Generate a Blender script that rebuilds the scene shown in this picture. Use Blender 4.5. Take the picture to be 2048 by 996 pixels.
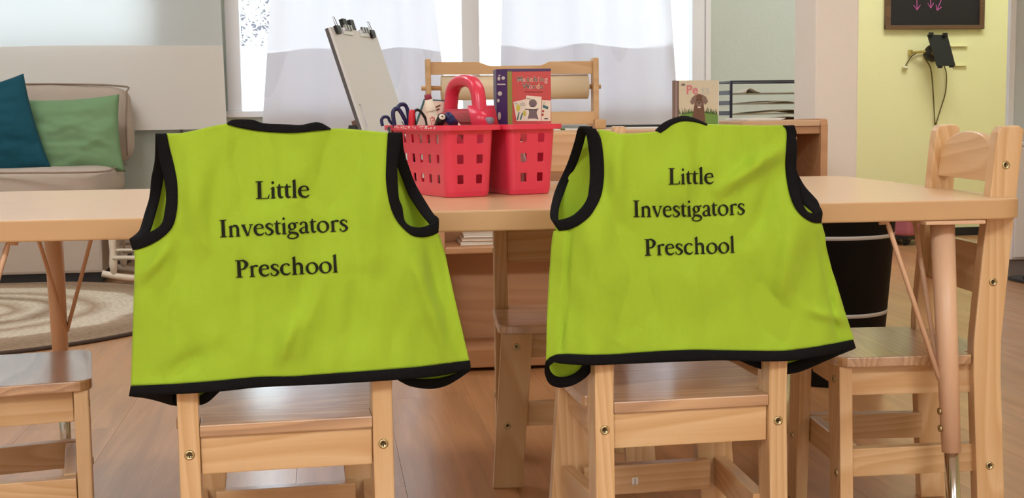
import bpy, bmesh, math, random
import numpy as np
from math import sin, cos, pi, atan, sqrt, radians
from mathutils import Vector, Matrix, noise
random.seed(7)
for o in list(bpy.data.objects): bpy.data.objects.remove(o)
SC = bpy.context.scene; COL = SC.collection
# ------------------------------------------------------------------ camera
F, YC, ROLL, H = 2638.0, 226.5, 0.0125, 0.6573
PIT = atan((498-YC)/F)
cam_d = bpy.data.cameras.new('camera'); cam = bpy.data.objects.new('camera', cam_d); COL.objects.link(cam)
cam_d.sensor_width = 36; cam_d.lens = 36*F/2048; cam_d.clip_start = .02; cam_d.clip_end = 200
_fw = Vector((0, cos(PIT), -sin(PIT))); _u0 = Vector((0, sin(PIT), cos(PIT))); _x = Vector((1, 0, 0))
_r = _x*cos(ROLL)-_u0*sin(ROLL); _u = _x*sin(ROLL)+_u0*cos(ROLL)
cam.matrix_world = Matrix(((_r.x, _u.x, -_fw.x, 0), (_r.y, _u.y, -_fw.y, 0), (_r.z, _u.z, -_fw.z, H), (0, 0, 0, 1)))
SC.camera = cam
cam_d.dof.use_dof = False
# ------------------------------------------------------------------ world, sun, fill lamps, exposure
SC.view_settings.view_transform = 'Standard'; SC.view_settings.look = 'None'
SC.view_settings.gamma = 1; SC.view_settings.exposure = 0.34; SC.view_settings.use_curve_mapping = False
W = bpy.data.worlds.new('world'); SC.world = W; W.use_nodes = True
bg = W.node_tree.nodes['Background']; bg.inputs[0].default_value = (.80, .89, 1, 1); bg.inputs[1].default_value = 5.7
def sun(rot, e, col, ang):
    l = bpy.data.lights.new('sun', 'SUN'); l.energy = e; l.color = col; l.angle = ang
    o = bpy.data.objects.new('sun', l); COL.objects.link(o); o.rotation_euler = rot
sun((radians(42), 0, radians(-20)), 3.5, (1, .96, .9), .02)
FILLS = [(-1.4, -1.5, 52), (1.3, -1.5, 46), (-1.4, 2.4, 5), (1.3, 2.4, 1.5), (2.9, 5.3, 15), (-1.6, 4.4, 18)]  # unseen lamps added to fill the room with light
FILLCOL = (.95, .98, 1.0)
CEIL = 2.62

# ------------------------------------------------------------------ helpers
def ray(px, py):
    a, b = px-1024, 498-py
    u = cos(ROLL)*a+sin(ROLL)*b; w = cos(ROLL)*b-sin(ROLL)*a
    x, y, z = u/F, w/F, 1.0
    return Vector((x, z*cos(PIT)+y*sin(PIT), -z*sin(PIT)+y*cos(PIT)))
CO = Vector((0, 0, H))
def atY(px, py, Y): d = ray(px, py); return CO+d*(Y/d.y)
def atZ(px, py, z): d = ray(px, py); return CO+d*((z-H)/d.z)
def on_plane(px, py, P, N):
    d = ray(px, py); return CO+d*((P-CO).dot(N)/d.dot(N))
RA = 0.139                                   # the room is turned a little against the lens
def RR(x, y, z=0): return Vector((x*cos(RA)-y*sin(RA), x*sin(RA)+y*cos(RA), z))
RN = Vector((-sin(RA), cos(RA), 0)); RX = Vector((cos(RA), sin(RA), 0))
def on_wall(px, py, yr): return on_plane(px, py, RN*yr, RN)
def roomxy(P): return P.dot(RX), P.dot(RN)

def tag(o, label=None, cat=None, group=None, kind=None):
    if label: o['label'] = label
    if cat: o['category'] = cat
    if group: o['group'] = group
    if kind: o['kind'] = kind
    return o
def empty(name, loc=(0, 0, 0), rz=0, label=None, cat=None, group=None):
    o = bpy.data.objects.new(name, None); COL.objects.link(o); o.location = loc; o.rotation_euler = (0, 0, rz)
    o.empty_display_size = .05
    return tag(o, label, cat, group)
def mw(o):
    if o is None: return Matrix()
    m = Matrix.Translation(o.location) @ o.rotation_euler.to_matrix().to_4x4()
    return mw(o.parent) @ m if o.parent else m
def link(name, me, mat=None, parent=None, smooth=False, mods=()):
    o = bpy.data.objects.new(name, me); COL.objects.link(o)
    if parent: o.parent = parent
    if mat is not None:
        for m in (mat if isinstance(mat, (list, tuple)) else [mat]): me.materials.append(m)
    if smooth:
        for p in me.polygons: p.use_smooth = True
    return o
def mesh(name, vs, fs, mat, parent=None, world=False, smooth=False, mi=None):
    if world and parent is not None:
        inv = mw(parent).inverted(); vs = [inv @ Vector(v) for v in vs]
    me = bpy.data.meshes.new(name); me.from_pydata([tuple(v) for v in vs], [], fs); me.update()
    o = link(name, me, mat, parent, smooth)
    if mi:
        for p, i in zip(me.polygons, mi): p.material_index = i
    return o
def frombm(name, bm, mat, parent=None, smooth=False, world=False):
    if world and parent is not None: bm.transform(mw(parent).inverted())
    bmesh.ops.recalc_face_normals(bm, faces=bm.faces)
    me = bpy.data.meshes.new(name); bm.to_mesh(me); bm.free()
    return link(name, me, mat, parent, smooth)
def add_box(bm, c, s, rot=None, bev=0.0, seg=2):
    r = bmesh.ops.create_cube(bm, size=1)
    vs = r['verts']
    M = Matrix.Translation(c) @ ((rot if rot is not None else Matrix.Identity(3)).to_4x4()) @ Matrix.Diagonal((s[0], s[1], s[2], 1))
    bmesh.ops.transform(bm, matrix=M, verts=vs)
    if bev > 0:
        es = list({e for v in vs for e in v.link_edges})
        bmesh.ops.bevel(bm, geom=es, offset=bev, segments=seg, affect='EDGES', profile=.6)
def box(name, c, s, mat, parent=None, rot=None, bev=0.0, seg=2, world=False, smooth=False):
    bm = bmesh.new(); add_box(bm, c, s, rot, bev, seg)
    return frombm(name, bm, mat, parent, smooth, world)
RZ = Matrix.Rotation(RA, 3, 'Z')
def rbox(name, x0, x1, y0, y1, z0, z1, mat, parent=None, bev=0.0):
    """box in room axes"""
    return box(name, RR((x0+x1)/2, (y0+y1)/2, (z0+z1)/2), (x1-x0, y1-y0, z1-z0), mat, parent, RZ, bev, world=True)
def add_prism(bm, pts, thick, M=None, bev=0.0):
    """pts in xy, extruded along z (0..thick), then M"""
    vs = [bm.verts.new((p[0], p[1], 0)) for p in pts]
    f = bm.faces.new(vs)
    r = bmesh.ops.extrude_face_region(bm, geom=[f]); nv = [e for e in r['geom'] if isinstance(e, bmesh.types.BMVert)]
    bmesh.ops.translate(bm, verts=nv, vec=(0, 0, thick))
    allv = vs+nv
    if bev > 0:
        fs = {f for v in allv for f in v.link_faces}
        top = [f for f in fs if len(f.verts) == len(pts)]
        es = list({e for f in top for e in f.edges})
        r = bmesh.ops.bevel(bm, geom=es, offset=bev, segments=2, affect='EDGES', profile=.6)
        allv = list({v for f in bm.faces for v in f.verts}) if M is None or len(bm.verts) == len(set(bm.verts)) and bm.verts else allv
    return allv
def prism(name, pts, thick, M, mat, parent=None, bev=0.0, world=False):
    bm = bmesh.new(); add_prism(bm, pts, thick, None, bev)
    bm.transform(M); return frombm(name, bm, mat, parent, False, world)
def frame(o, ax, ay):
    ax = Vector(ax).normalized(); ay = Vector(ay); ay = (ay-ax*ay.dot(ax)).normalized(); az = ax.cross(ay); o = Vector(o)
    return Matrix(((ax.x, ay.x, az.x, o.x), (ax.y, ay.y, az.y, o.y), (ax.z, ay.z, az.z, o.z), (0, 0, 0, 1)))
def rrect(w, h, r, n=5, cx=0, cy=0):
    out = []
    for qx, qy, a0 in ((1, 1, 0), (-1, 1, 90), (-1, -1, 180), (1, -1, 270)):
        for i in range(n+1):
            a = radians(a0+90*i/n); out.append((cx+qx*(w/2-r)+r*cos(a), cy+qy*(h/2-r)+r*sin(a)))
    return out
def crom(pts, n=8):
    P = [Vector(p) for p in pts]; out = []
    for i in range(len(P)-1):
        a = P[i-1] if i > 0 else P[i]*2-P[i+1]; b = P[i]; c = P[i+1]; d = P[i+2] if i+2 < len(P) else P[i+1]*2-P[i]
        for k in range(n):
            t = k/n; out.append(.5*((2*b)+(c-a)*t+(2*a-5*b+4*c-d)*t*t+(3*b-3*c+d-a)*t**3))
    out.append(P[-1]); return out
def add_tube(bm, pts, r, n=10, cap=True):
    P = [Vector(p) for p in pts]; rs = r if isinstance(r, (list, tuple)) else [r]*len(P)
    rings = []; up = None
    for i, p in enumerate(P):
        t = (P[min(i+1, len(P)-1)]-P[max(i-1, 0)]).normalized()
        if up is None: up = Vector((0, 0, 1)) if abs(t.z) < .9 else Vector((1, 0, 0))
        up = (up-t*up.dot(t)).normalized(); s = t.cross(up)
        rings.append([bm.verts.new(p+(up*cos(2*pi*k/n)+s*sin(2*pi*k/n))*rs[i]) for k in range(n)])
    for a, b in zip(rings, rings[1:]):
        for k in range(n): bm.faces.new((a[k], a[(k+1) % n], b[(k+1) % n], b[k]))
    if cap: bm.faces.new(rings[0][::-1]); bm.faces.new(rings[-1])
def tube(name, pts, r, mat, parent=None, n=10, world=False):
    bm = bmesh.new(); add_tube(bm, pts, r, n); return frombm(name, bm, mat, parent, True, world)
def add_lathe(bm, prof, n=24, M=None):
    rings = []
    for r, z in prof:
        rings.append([bm.verts.new((r*cos(2*pi*k/n), r*sin(2*pi*k/n), z)) for k in range(n)])
    for a, b in zip(rings, rings[1:]):
        for k in range(n): bm.faces.new((a[k], a[(k+1) % n], b[(k+1) % n], b[k]))
    bm.faces.new(rings[0][::-1]); bm.faces.new(rings[-1])
    if M is not None: bmesh.ops.transform(bm, matrix=M, verts=[v for r_ in rings for v in r_])
def lathe(name, prof, mat, parent=None, n=24, M=None, world=False, smooth=True):
    bm = bmesh.new(); add_lathe(bm, prof, n, M); return frombm(name, bm, mat, parent, smooth, world)
def shade_auto(o, ang=40):
    for p in o.data.polygons: p.use_smooth = True
    m = o.modifiers.new('e', 'EDGE_SPLIT'); m.split_angle = radians(ang)
def copy_tree(o, parent=None):
    c = o.copy(); COL.objects.link(c)
    if parent is not None: c.parent = parent
    for ch in [x for x in COL.objects if x.parent == o]: copy_tree(ch, c)
    return c

# ------------------------------------------------------------------ materials
def s2l(c): return tuple((x/255/12.92 if x/255 <= .04045 else ((x/255+.055)/1.055)**2.4) for x in c)
def M_(name): m = bpy.data.materials.new(name); m.use_nodes = True; nt = m.node_tree; return m, nt, nt.nodes['Principled BSDF']
def plain(name, rgb, rough=.5, metal=0, spec=.5, bump=0, bscale=200, var=0, coat=0, sub=0, vscale=6):
    m, nt, b = M_(name); c = s2l(rgb)
    b.inputs['Base Color'].default_value = (*c, 1); b.inputs['Roughness'].default_value = rough
    b.inputs['Metallic'].default_value = metal; b.inputs['Specular IOR Level'].default_value = spec
    if coat: b.inputs['Coat Weight'].default_value = coat; b.inputs['Coat Roughness'].default_value = .08
    if sub: b.inputs['Subsurface Weight'].default_value = sub; b.inputs['Subsurface Radius'].default_value = (.01, .004, .004); b.inputs['Subsurface Scale'].default_value = .5
    tc = nt.nodes.new('ShaderNodeTexCoord')
    if bump:
        n = nt.nodes.new('ShaderNodeTexNoise'); n.inputs['Scale'].default_value = bscale; n.inputs['Detail'].default_value = 3
        bp = nt.nodes.new('ShaderNodeBump'); bp.inputs['Strength'].default_value = bump; bp.inputs['Distance'].default_value = .002
        nt.links.new(tc.outputs['Object'], n.inputs['Vector']); nt.links.new(n.outputs[0], bp.inputs['Height']); nt.links.new(bp.outputs[0], b.inputs['Normal'])
    if var:
        n = nt.nodes.new('ShaderNodeTexNoise'); n.inputs['Scale'].default_value = vscale; n.inputs['Detail'].default_value = 4
        mx = nt.nodes.new('ShaderNodeMix'); mx.data_type = 'RGBA'
        mx.inputs[6].default_value = (*[x*(1-var) for x in c], 1); mx.inputs[7].default_value = (*[min(1, x*(1+var)) for x in c], 1)
        nt.links.new(tc.outputs['Object'], n.inputs['Vector']); nt.links.new(n.outputs[0], mx.inputs[0]); nt.links.new(mx.outputs[2], b.inputs['Base Color'])
    return m
def wood(name, light, dark, axis=0, rough=.35, ring=26, coat=.25, fig=1.0, crough=.12, band=.62):
    """soft pine: long bands distorted along the grain, tiny pores"""
    m, nt, b = M_(name); N = nt.nodes; L = nt.links
    tc = N.new('ShaderNodeTexCoord'); oi = N.new('ShaderNodeObjectInfo')
    ml = N.new('ShaderNodeVectorMath'); ml.operation = 'MULTIPLY_ADD'; ml.inputs[1].default_value = (7.3, 3.1, 5.7)
    cb = N.new('ShaderNodeCombineXYZ')
    for i in range(3): L.new(oi.outputs['Random'], cb.inputs[i])
    L.new(cb.outputs[0], ml.inputs[0]); L.new(tc.outputs['Object'], ml.inputs[2])
    mp = N.new('ShaderNodeMapping'); sc = [1, 1, 1]; sc[axis] = .10; mp.inputs['Scale'].default_value = sc
    L.new(ml.outputs[0], mp.inputs['Vector'])
    n1 = N.new('ShaderNodeTexNoise'); n1.inputs['Scale'].default_value = 7*fig; n1.inputs['Detail'].default_value = 1.5; n1.inputs['Roughness'].default_value = .4
    L.new(mp.outputs[0], n1.inputs['Vector'])
    mt = N.new('ShaderNodeMath'); mt.operation = 'MULTIPLY'; mt.inputs[1].default_value = ring; L.new(n1.outputs[0], mt.inputs[0])
    fr = N.new('ShaderNodeMath'); fr.operation = 'FRACT'; L.new(mt.outputs[0], fr.inputs[0])
    r1 = N.new('ShaderNodeValToRGB'); r1.color_ramp.elements[0].position = .0; r1.color_ramp.elements[0].color = (0, 0, 0, 1)
    r1.color_ramp.elements[1].position = .8; r1.color_ramp.elements[1].color = (1, 1, 1, 1)
    e = r1.color_ramp.elements.new(1.0); e.color = (0, 0, 0, 1); L.new(fr.outputs[0], r1.inputs[0])
    mp2 = N.new('ShaderNodeMapping'); sc = [260, 260, 260]; sc[axis] = 9; mp2.inputs['Scale'].default_value = sc; L.new(ml.outputs[0], mp2.inputs['Vector'])
    n2 = N.new('ShaderNodeTexNoise'); n2.inputs['Scale'].default_value = 1; n2.inputs['Detail'].default_value = 2; L.new(mp2.outputs[0], n2.inputs['Vector'])
    mm = N.new('ShaderNodeMath'); mm.operation = 'MULTIPLY_ADD'; mm.inputs[1].default_value = band; L.new(r1.outputs[0], mm.inputs[0])
    m3 = N.new('ShaderNodeMath'); m3.operation = 'MULTIPLY'; m3.inputs[1].default_value = .4; L.new(n2.outputs[0], m3.inputs[0]); L.new(m3.outputs[0], mm.inputs[2])
    mx = N.new('ShaderNodeMix'); mx.data_type = 'RGBA'; mx.inputs[6].default_value = (*s2l(light), 1); mx.inputs[7].default_value = (*s2l(dark), 1)
    L.new(mm.outputs[0], mx.inputs[0])
    hs = N.new('ShaderNodeHueSaturation'); v = N.new('ShaderNodeMath'); v.operation = 'MULTIPLY_ADD'; v.inputs[1].default_value = .14; v.inputs[2].default_value = .93
    L.new(oi.outputs['Random'], v.inputs[0]); L.new(v.outputs[0], hs.inputs['Value']); L.new(mx.outputs[2], hs.inputs['Color']); L.new(hs.outputs[0], b.inputs['Base Color'])
    b.inputs['Roughness'].default_value = rough; b.inputs['Coat Weight'].default_value = coat; b.inputs['Coat Roughness'].default_value = crough
    bp = N.new('ShaderNodeBump'); bp.inputs['Strength'].default_value = .12; bp.inputs['Distance'].default_value = .001; L.new(n2.outputs[0], bp.inputs['Height']); L.new(bp.outputs[0], b.inputs['Normal'])
    return m
PL, PD = (228, 193, 147), (204, 158, 106)
pineX = wood('pine_grain_x', PL, PD, 0); pineY = wood('pine_grain_y', PL, PD, 1); pineZ = wood('pine_grain_z', PL, PD, 2)
seatM = wood('varnished_seat', (214, 170, 122), (150, 104, 66), 0, .30, 20, 1.0, 1.0, .19)
seatM.node_tree.nodes['Principled BSDF'].inputs['Coat IOR'].default_value = 2.3
topM = plain('table_laminate', (224, 188, 146), .38, var=.05, coat=.25, vscale=20)
topE = plain('table_edge', (208, 168, 122), .45, var=.05)
legM = plain('table_leg_paint', (226, 186, 152), .4, spec=.5)
shelfM = wood('shelf_birch', (206, 158, 116), (190, 140, 100), 0, .5, 8, .05)
shelfL = plain('shelf_edge', (218, 180, 142), .5, var=.04)
rollM = wood('holder_pine', (224, 186, 140), (206, 162, 112), 0, .45, 12, .1)
easelW = wood('easel_wood', (138, 98, 76), (110, 76, 58), 2, .5, 10, .1)
chrome = plain('chrome', (200, 196, 190), .16, 1)
screwM = plain('screw_brass', (196, 180, 140), .3, 1)
darkM = plain('screw_recess', (70, 60, 45), .6, .6)
blackF = plain('black_binding', (17, 17, 20), .85, spec=.2, bump=.5, bscale=900)
ink = plain('black_ink', (30, 34, 22), .8, spec=.2)
plaster = plain('wall_plaster', (200, 210, 200), .9, bump=.6, bscale=60, var=.02)
yellowM = plain('yellow_wall_paint', (238, 234, 176), .85, bump=.3, bscale=80, var=.02)
whiteP = plain('white_paint', (236, 236, 236), .5)
pillarM = plain('pillar_plaster', (250, 242, 232), .9, bump=.7, bscale=90)
ceilM = plain('ceiling_paint', (240, 238, 232), .9)
baseB = plain('black_baseboard', (24, 24, 28), .5)
sofaM = plain('sofa_linen', (186, 170, 156), .9, spec=.2, bump=.5, bscale=500, var=.04)
sofaP = plain('sofa_piping', (150, 128, 110), .9)
sofaB = plain('sofa_plinth', (32, 28, 28), .7)
tealM = plain('teal_velvet', (24, 76, 92), .85, spec=.2, bump=.4, bscale=500, var=.12, vscale=9)
greenM = plain('green_cotton', (120, 152, 112), .9, spec=.2, bump=.4, bscale=500, var=.05)
whiteB = plain('whiteboard', (238, 238, 242), .25)
blackP = plain('black_plastic', (22, 20, 20), .4)
binM = plain('black_bin_plastic', (7, 6, 6), .65, spec=.2)
binS = plain('bin_band_grey', (180, 174, 168), .45)
pinkM = plain('pink_case', (176, 98, 108), .6)
redP = plain('coral_plastic', (232, 62, 90), .30, spec=.5, sub=.12, coat=.15)
navyP = plain('navy_rubber', (28, 34, 84), .35)
redC = plain('red_rubber', (214, 34, 58), .35)
blueP = plain('blue_cap', (40, 52, 110), .4)
paperW = plain('white_paper', (240, 238, 232), .8)
kraft = plain('cream_paper_roll', (232, 212, 180), .85)
cardW = plain('white_card', (238, 226, 208), .7)
greyS = plain('steel_blade', (190, 190, 195), .25, 1)
brownF = wood('frame_walnut', (116, 82, 52), (80, 54, 34), 0, .5, 10, .1)
slateM = plain('chalkboard', (28, 24, 24), .8, var=.15, vscale=30)
chalkM = plain('magenta_chalk', (190, 90, 150), .9)
brassM = plain('brass', (200, 184, 110), .35, .8)
cableM = plain('olive_cable', (96, 84, 36), .6)
rockM = plain('white_painted_wood', (224, 210, 190), .5, var=.05)
doorM = plain('pale_door_paint', (206, 212, 210), .5)
cabM = plain('white_cabinet', (232, 226, 224), .4)
matM = plain('charcoal_mat', (60, 58, 58), .9, bump=.8, bscale=300)
pup1 = plain('puppy_brown', (120, 86, 70), .8); pup2 = plain('puppy_ear_grey', (140, 116, 104), .8)
grassG = plain('print_green', (118, 156, 76), .7); grassD = plain('print_dark_green', (70, 100, 50), .7)
pinkT = plain('print_pink', (226, 130, 140), .7); greyT = plain('print_pale_grey', (206, 200, 190), .7)
coverM = plain('book_cover_cream', (222, 210, 184), .3); spineM = plain('book_spine', (128, 100, 90), .5)
boxR = plain('print_red', (206, 74, 74), .35); boxP = plain('print_purple', (74, 50, 104), .4); boxG = plain('print_olive', (140, 142, 58), .4)
tealT = plain('print_teal', (60, 110, 110), .5); orangeT = plain('print_peach', (226, 160, 120), .6); blackT = plain('print_black', (24, 22, 28), .6)
greyPr = plain('print_grey', (122, 106, 108), .6); yellowPr = plain('print_yellow', (206, 200, 80), .6); redPr = plain('print_brick', (170, 60, 50), .6)
leafM = plain('shrub_leaf', (214, 224, 206), .5)  # leaf colour whitened to stand for daylight overexposure
gwallM = plain('garden_wall_render', (228, 226, 222), .9)
groundM = plain('outdoor_concrete', (214, 212, 206), .9, var=.03)
houseM = plain('neighbour_wall', (58, 54, 68), .9)
soilM = plain('soil', (90, 74, 60), .95)
fillM, nt, b = M_('fill_glow'); b.inputs['Emission Color'].default_value = (*FILLCOL, 1); b.inputs['Emission Strength'].default_value = 4

def lime_mat():
    m, nt, b = M_('lime_cotton'); N = nt.nodes; L = nt.links; c = s2l((174, 210, 56))
    tc = N.new('ShaderNodeTexCoord'); n = N.new('ShaderNodeTexNoise'); n.inputs['Scale'].default_value = 9; n.inputs['Detail'].default_value = 3
    mx = N.new('ShaderNodeMix'); mx.data_type = 'RGBA'; mx.inputs[6].default_value = (c[0]*.95, c[1]*.95, c[2]*.9, 1); mx.inputs[7].default_value = (*[x*1.05 for x in c], 1)
    L.new(tc.outputs['Object'], n.inputs['Vector']); L.new(n.outputs[0], mx.inputs[0]); L.new(mx.outputs[2], b.inputs['Base Color'])
    b.inputs['Roughness'].default_value = .8; b.inputs['Specular IOR Level'].default_value = .25; b.inputs['Sheen Weight'].default_value = .1
    w = N.new('ShaderNodeTexNoise'); w.inputs['Scale'].default_value = 1100; w.inputs['Detail'].default_value = 1
    w2 = N.new('ShaderNodeTexNoise'); w2.inputs['Scale'].default_value = 42; w2.inputs['Detail'].default_value = 3
    bp = N.new('ShaderNodeBump'); bp.inputs['Strength'].default_value = .25; bp.inputs['Distance'].default_value = .0008
    bp2 = N.new('ShaderNodeBump'); bp2.inputs['Strength'].default_value = .4; bp2.inputs['Distance'].default_value = .003
    for q in (w, w2): L.new(tc.outputs['Object'], q.inputs['Vector'])
    L.new(w.outputs[0], bp.inputs['Height']); L.new(w2.outputs[0], bp2.inputs['Height']); L.new(bp.outputs[0], bp2.inputs['Normal']); L.new(bp2.outputs[0], b.inputs['Normal'])
    tr = N.new('ShaderNodeBsdfTranslucent'); L.new(mx.outputs[2], tr.inputs[0]); ms = N.new('ShaderNodeMixShader'); ms.inputs[0].default_value = .12
    L.new(b.outputs[0], ms.inputs[1]); L.new(tr.outputs[0], ms.inputs[2]); L.new(ms.outputs[0], N['Material Output'].inputs[0])
    return m
lime = lime_mat()
def curtain_mat(name, rgb, tl):
    m, nt, b = M_(name); N = nt.nodes; L = nt.links
    b.inputs['Base Color'].default_value = (*s2l(rgb), 1); b.inputs['Roughness'].default_value = .95; b.inputs['Specular IOR Level'].default_value = .1
    tr = N.new('ShaderNodeBsdfTranslucent'); tr.inputs[0].default_value = (*s2l(rgb), 1)
    ms = N.new('ShaderNodeMixShader'); ms.inputs[0].default_value = tl
    L.new(b.outputs[0], ms.inputs[1]); L.new(tr.outputs[0], ms.inputs[2]); L.new(ms.outputs[0], N['Material Output'].inputs[0])
    return m
curtM = curtain_mat('sheer_curtain', (238, 238, 244), .36)
curtL = curtain_mat('dim_lit_curtain', (228, 232, 232), .34)  # dimmer daylight at the left window put into a darker cloth
curtB = curtain_mat('warm_lit_hem', (242, 238, 232), .2)  # beige puts warm room light on the lower left curtain into colour
curtH = curtain_mat('curtain_hem', (232, 232, 236), .42)
def glass_mat():
    m, nt, b = M_('window_glass'); N = nt.nodes; L = nt.links
    g = N.new('ShaderNodeBsdfGlossy'); g.inputs['Roughness'].default_value = .02; t = N.new('ShaderNodeBsdfTransparent'); t.inputs[0].default_value = (.94, .96, .96, 1)
    fr = N.new('ShaderNodeFresnel'); ms = N.new('ShaderNodeMixShader'); L.new(fr.outputs[0], ms.inputs[0]); L.new(t.outputs[0], ms.inputs[1]); L.new(g.outputs[0], ms.inputs[2])
    L.new(ms.outputs[0], N['Material Output'].inputs[0]); return m
glassM = glass_mat()
def clear_mat():
    m, nt, b = M_('clear_acrylic'); N = nt.nodes; L = nt.links
    t = N.new('ShaderNodeBsdfTransparent'); t.inputs[0].default_value = (.9, .9, .88, 1)
    b.inputs['Base Color'].default_value = (*s2l((170, 168, 150)), 1); b.inputs['Roughness'].default_value = .2
    ms = N.new('ShaderNodeMixShader'); ms.inputs[0].default_value = .45; L.new(t.outputs[0], ms.inputs[1]); L.new(b.outputs[0], ms.inputs[2]); L.new(ms.outputs[0], N['Material Output'].inputs[0]); return m
clearM = clear_mat()
def floor_mat():
    m = wood('floor_laminate', (200, 146, 98), (150, 100, 62), 1, .30, 3, .5, .6, .2, .0)
    nt = m.node_tree; N = nt.nodes; L = nt.links; b = N['Principled BSDF']
    tc = N.new('ShaderNodeTexCoord'); mp = N.new('ShaderNodeMapping'); mp.inputs['Scale'].default_value = (9, 2.2, 1); mp.inputs['Rotation'].default_value = (0, 0, .3)
    n = N.new('ShaderNodeTexNoise'); n.inputs['Scale'].default_value = 1; n.inputs['Detail'].default_value = 1.5
    L.new(tc.outputs['Object'], mp.inputs[0]); L.new(mp.outputs[0], n.inputs['Vector'])
    mr = N.new('ShaderNodeMapRange'); mr.inputs['From Min'].default_value = .2; mr.inputs['From Max'].default_value = .8; mr.inputs['To Min'].default_value = .28; mr.inputs['To Max'].default_value = .42
    L.new(n.outputs[0], mr.inputs[0]); L.new(mr.outputs[0], b.inputs['Roughness'])
    mp2 = N.new('ShaderNodeMapping'); mp2.inputs['Scale'].default_value = (26, 2.0, 1); L.new(tc.outputs['Object'], mp2.inputs[0])
    oi = N.new('ShaderNodeObjectInfo'); ad = N.new('ShaderNodeVectorMath'); ad.operation = 'ADD'; cb_ = N.new('ShaderNodeCombineXYZ')
    ml_ = N.new('ShaderNodeMath'); ml_.operation = 'MULTIPLY'; ml_.inputs[1].default_value = 60; L.new(oi.outputs['Random'], ml_.inputs[0]); L.new(ml_.outputs[0], cb_.inputs[0])
    L.new(mp2.outputs[0], ad.inputs[0]); L.new(cb_.outputs[0], ad.inputs[1])
    nf = N.new('ShaderNodeTexNoise'); nf.inputs['Scale'].default_value = 1; nf.inputs['Detail'].default_value = 4; nf.inputs['Distortion'].default_value = .8; L.new(ad.outputs[0], nf.inputs['Vector'])
    hs = [x for x in N if x.bl_idname == 'ShaderNodeHueSaturation'][0]; mr2 = N.new('ShaderNodeMapRange'); mr2.inputs['From Min'].default_value = .3; mr2.inputs['From Max'].default_value = .7
    mr2.inputs['To Min'].default_value = .78; mr2.inputs['To Max'].default_value = 1.08; L.new(nf.outputs[0], mr2.inputs[0]); L.new(mr2.outputs[0], hs.inputs['Value'])
    return m
floorM = floor_mat()
def rug_mat():
    m, nt, b = M_('braided_jute'); N = nt.nodes; L = nt.links
    tc = N.new('ShaderNodeTexCoord'); ln = N.new('ShaderNodeVectorMath'); ln.operation = 'LENGTH'
    nz = N.new('ShaderNodeTexNoise'); nz.inputs['Scale'].default_value = 5; nz.inputs['Detail'].default_value = 5
    L.new(tc.outputs['Object'], ln.inputs[0]); L.new(tc.outputs['Object'], nz.inputs['Vector'])
    ad = N.new('ShaderNodeMath'); ad.operation = 'MULTIPLY_ADD'; ad.inputs[1].default_value = .10; L.new(nz.outputs[0], ad.inputs[0]); L.new(ln.outputs['Value'], ad.inputs[2])
    rp = N.new('ShaderNodeValToRGB'); br = (*s2l((168, 142, 116)), 1); cr = (*s2l((214, 200, 178)), 1); dk = (*s2l((146, 120, 94)), 1)
    els = rp.color_ramp.elements; els[0].position = 0; els[0].color = cr; els[1].position = 1; els[1].color = br
    for p, c in ((.06, br), (.12, cr), (.2, br), (.26, cr), (.3, br), (.37, cr), (.42, dk), (.5, cr), (.55, br), (.62, cr), (.70, cr), (.73, br), (.84, dk)):
        e = els.new(p); e.color = c
    L.new(ad.outputs[0], rp.inputs[0])
    n3 = N.new('ShaderNodeTexNoise'); n3.inputs['Scale'].default_value = 70; n3.inputs['Detail'].default_value = 2; L.new(tc.outputs['Object'], n3.inputs['Vector'])
    mx = N.new('ShaderNodeMix'); mx.data_type = 'RGBA'; mx.blend_type = 'MULTIPLY'; mx.inputs[0].default_value = .55; L.new(rp.outputs[0], mx.inputs[6])
    r3 = N.new('ShaderNodeValToRGB'); r3.color_ramp.elements[0].position = .35; r3.color_ramp.elements[0].color = (.55, .52, .5, 1); r3.color_ramp.elements[1].position = .6; L.new(n3.outputs[0], r3.inputs[0]); L.new(r3.outputs[0], mx.inputs[7])
    L.new(mx.outputs[2], b.inputs['Base Color']); b.inputs['Roughness'].default_value = .95
    sn = N.new('ShaderNodeMath'); sn.operation = 'MULTIPLY'; sn.inputs[1].default_value = 330; L.new(ln.outputs['Value'], sn.inputs[0])
    s2 = N.new('ShaderNodeMath'); s2.operation = 'SINE'; L.new(sn.outputs[0], s2.inputs[0])
    bp = N.new('ShaderNodeBump'); bp.inputs['Strength'].default_value = .6; bp.inputs['Distance'].default_value = .004; L.new(s2.outputs[0], bp.inputs['Height']); L.new(bp.outputs[0], b.inputs['Normal'])
    return m
rugM = rug_mat()

# ================================================================== ROOM SHELL
XL, XR_, YB, YW = -3.6, 4.2, -2.6, 6.42
fl = struct = rbox('floor', XL-.2, XR_+.2, YB-.2, YW+.2, -.12, -.0105, floorM); tag(fl, kind='structure')
# planks run away from the table; built over all the floor the lens can see
PW, PLEN = .193, 1.38
bmP = bmesh.new(); add_box(bmP, (0, 0, -.006), (PW-.0004, PLEN-.0004, .012), None, .0003, 1)
me = bpy.data.meshes.new('plank'); bmP.to_mesh(me); bmP.free(); me.materials.append(floorM)
nplank = 0
i = 0; x = -3.35
while x < 3.9:
    off = (i*0.47) % 1.0
    y = .9-off*PLEN
    while y < YW+.1:
        # keep what the frame can see
        c = RR(x+PW/2, y+PLEN/2)
        if abs(c.x) < .46*max(c.y, 0)+1.5 and nplank < 298:
            o = bpy.data.objects.new('plank', me); COL.objects.link(o)
            o.location = c; o.rotation_euler = (0, 0, RA + (pi if (i*7+nplank) % 2 else 0)); o.parent = fl; nplank += 1
        y += PLEN
    x += PW; i += 1
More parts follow.
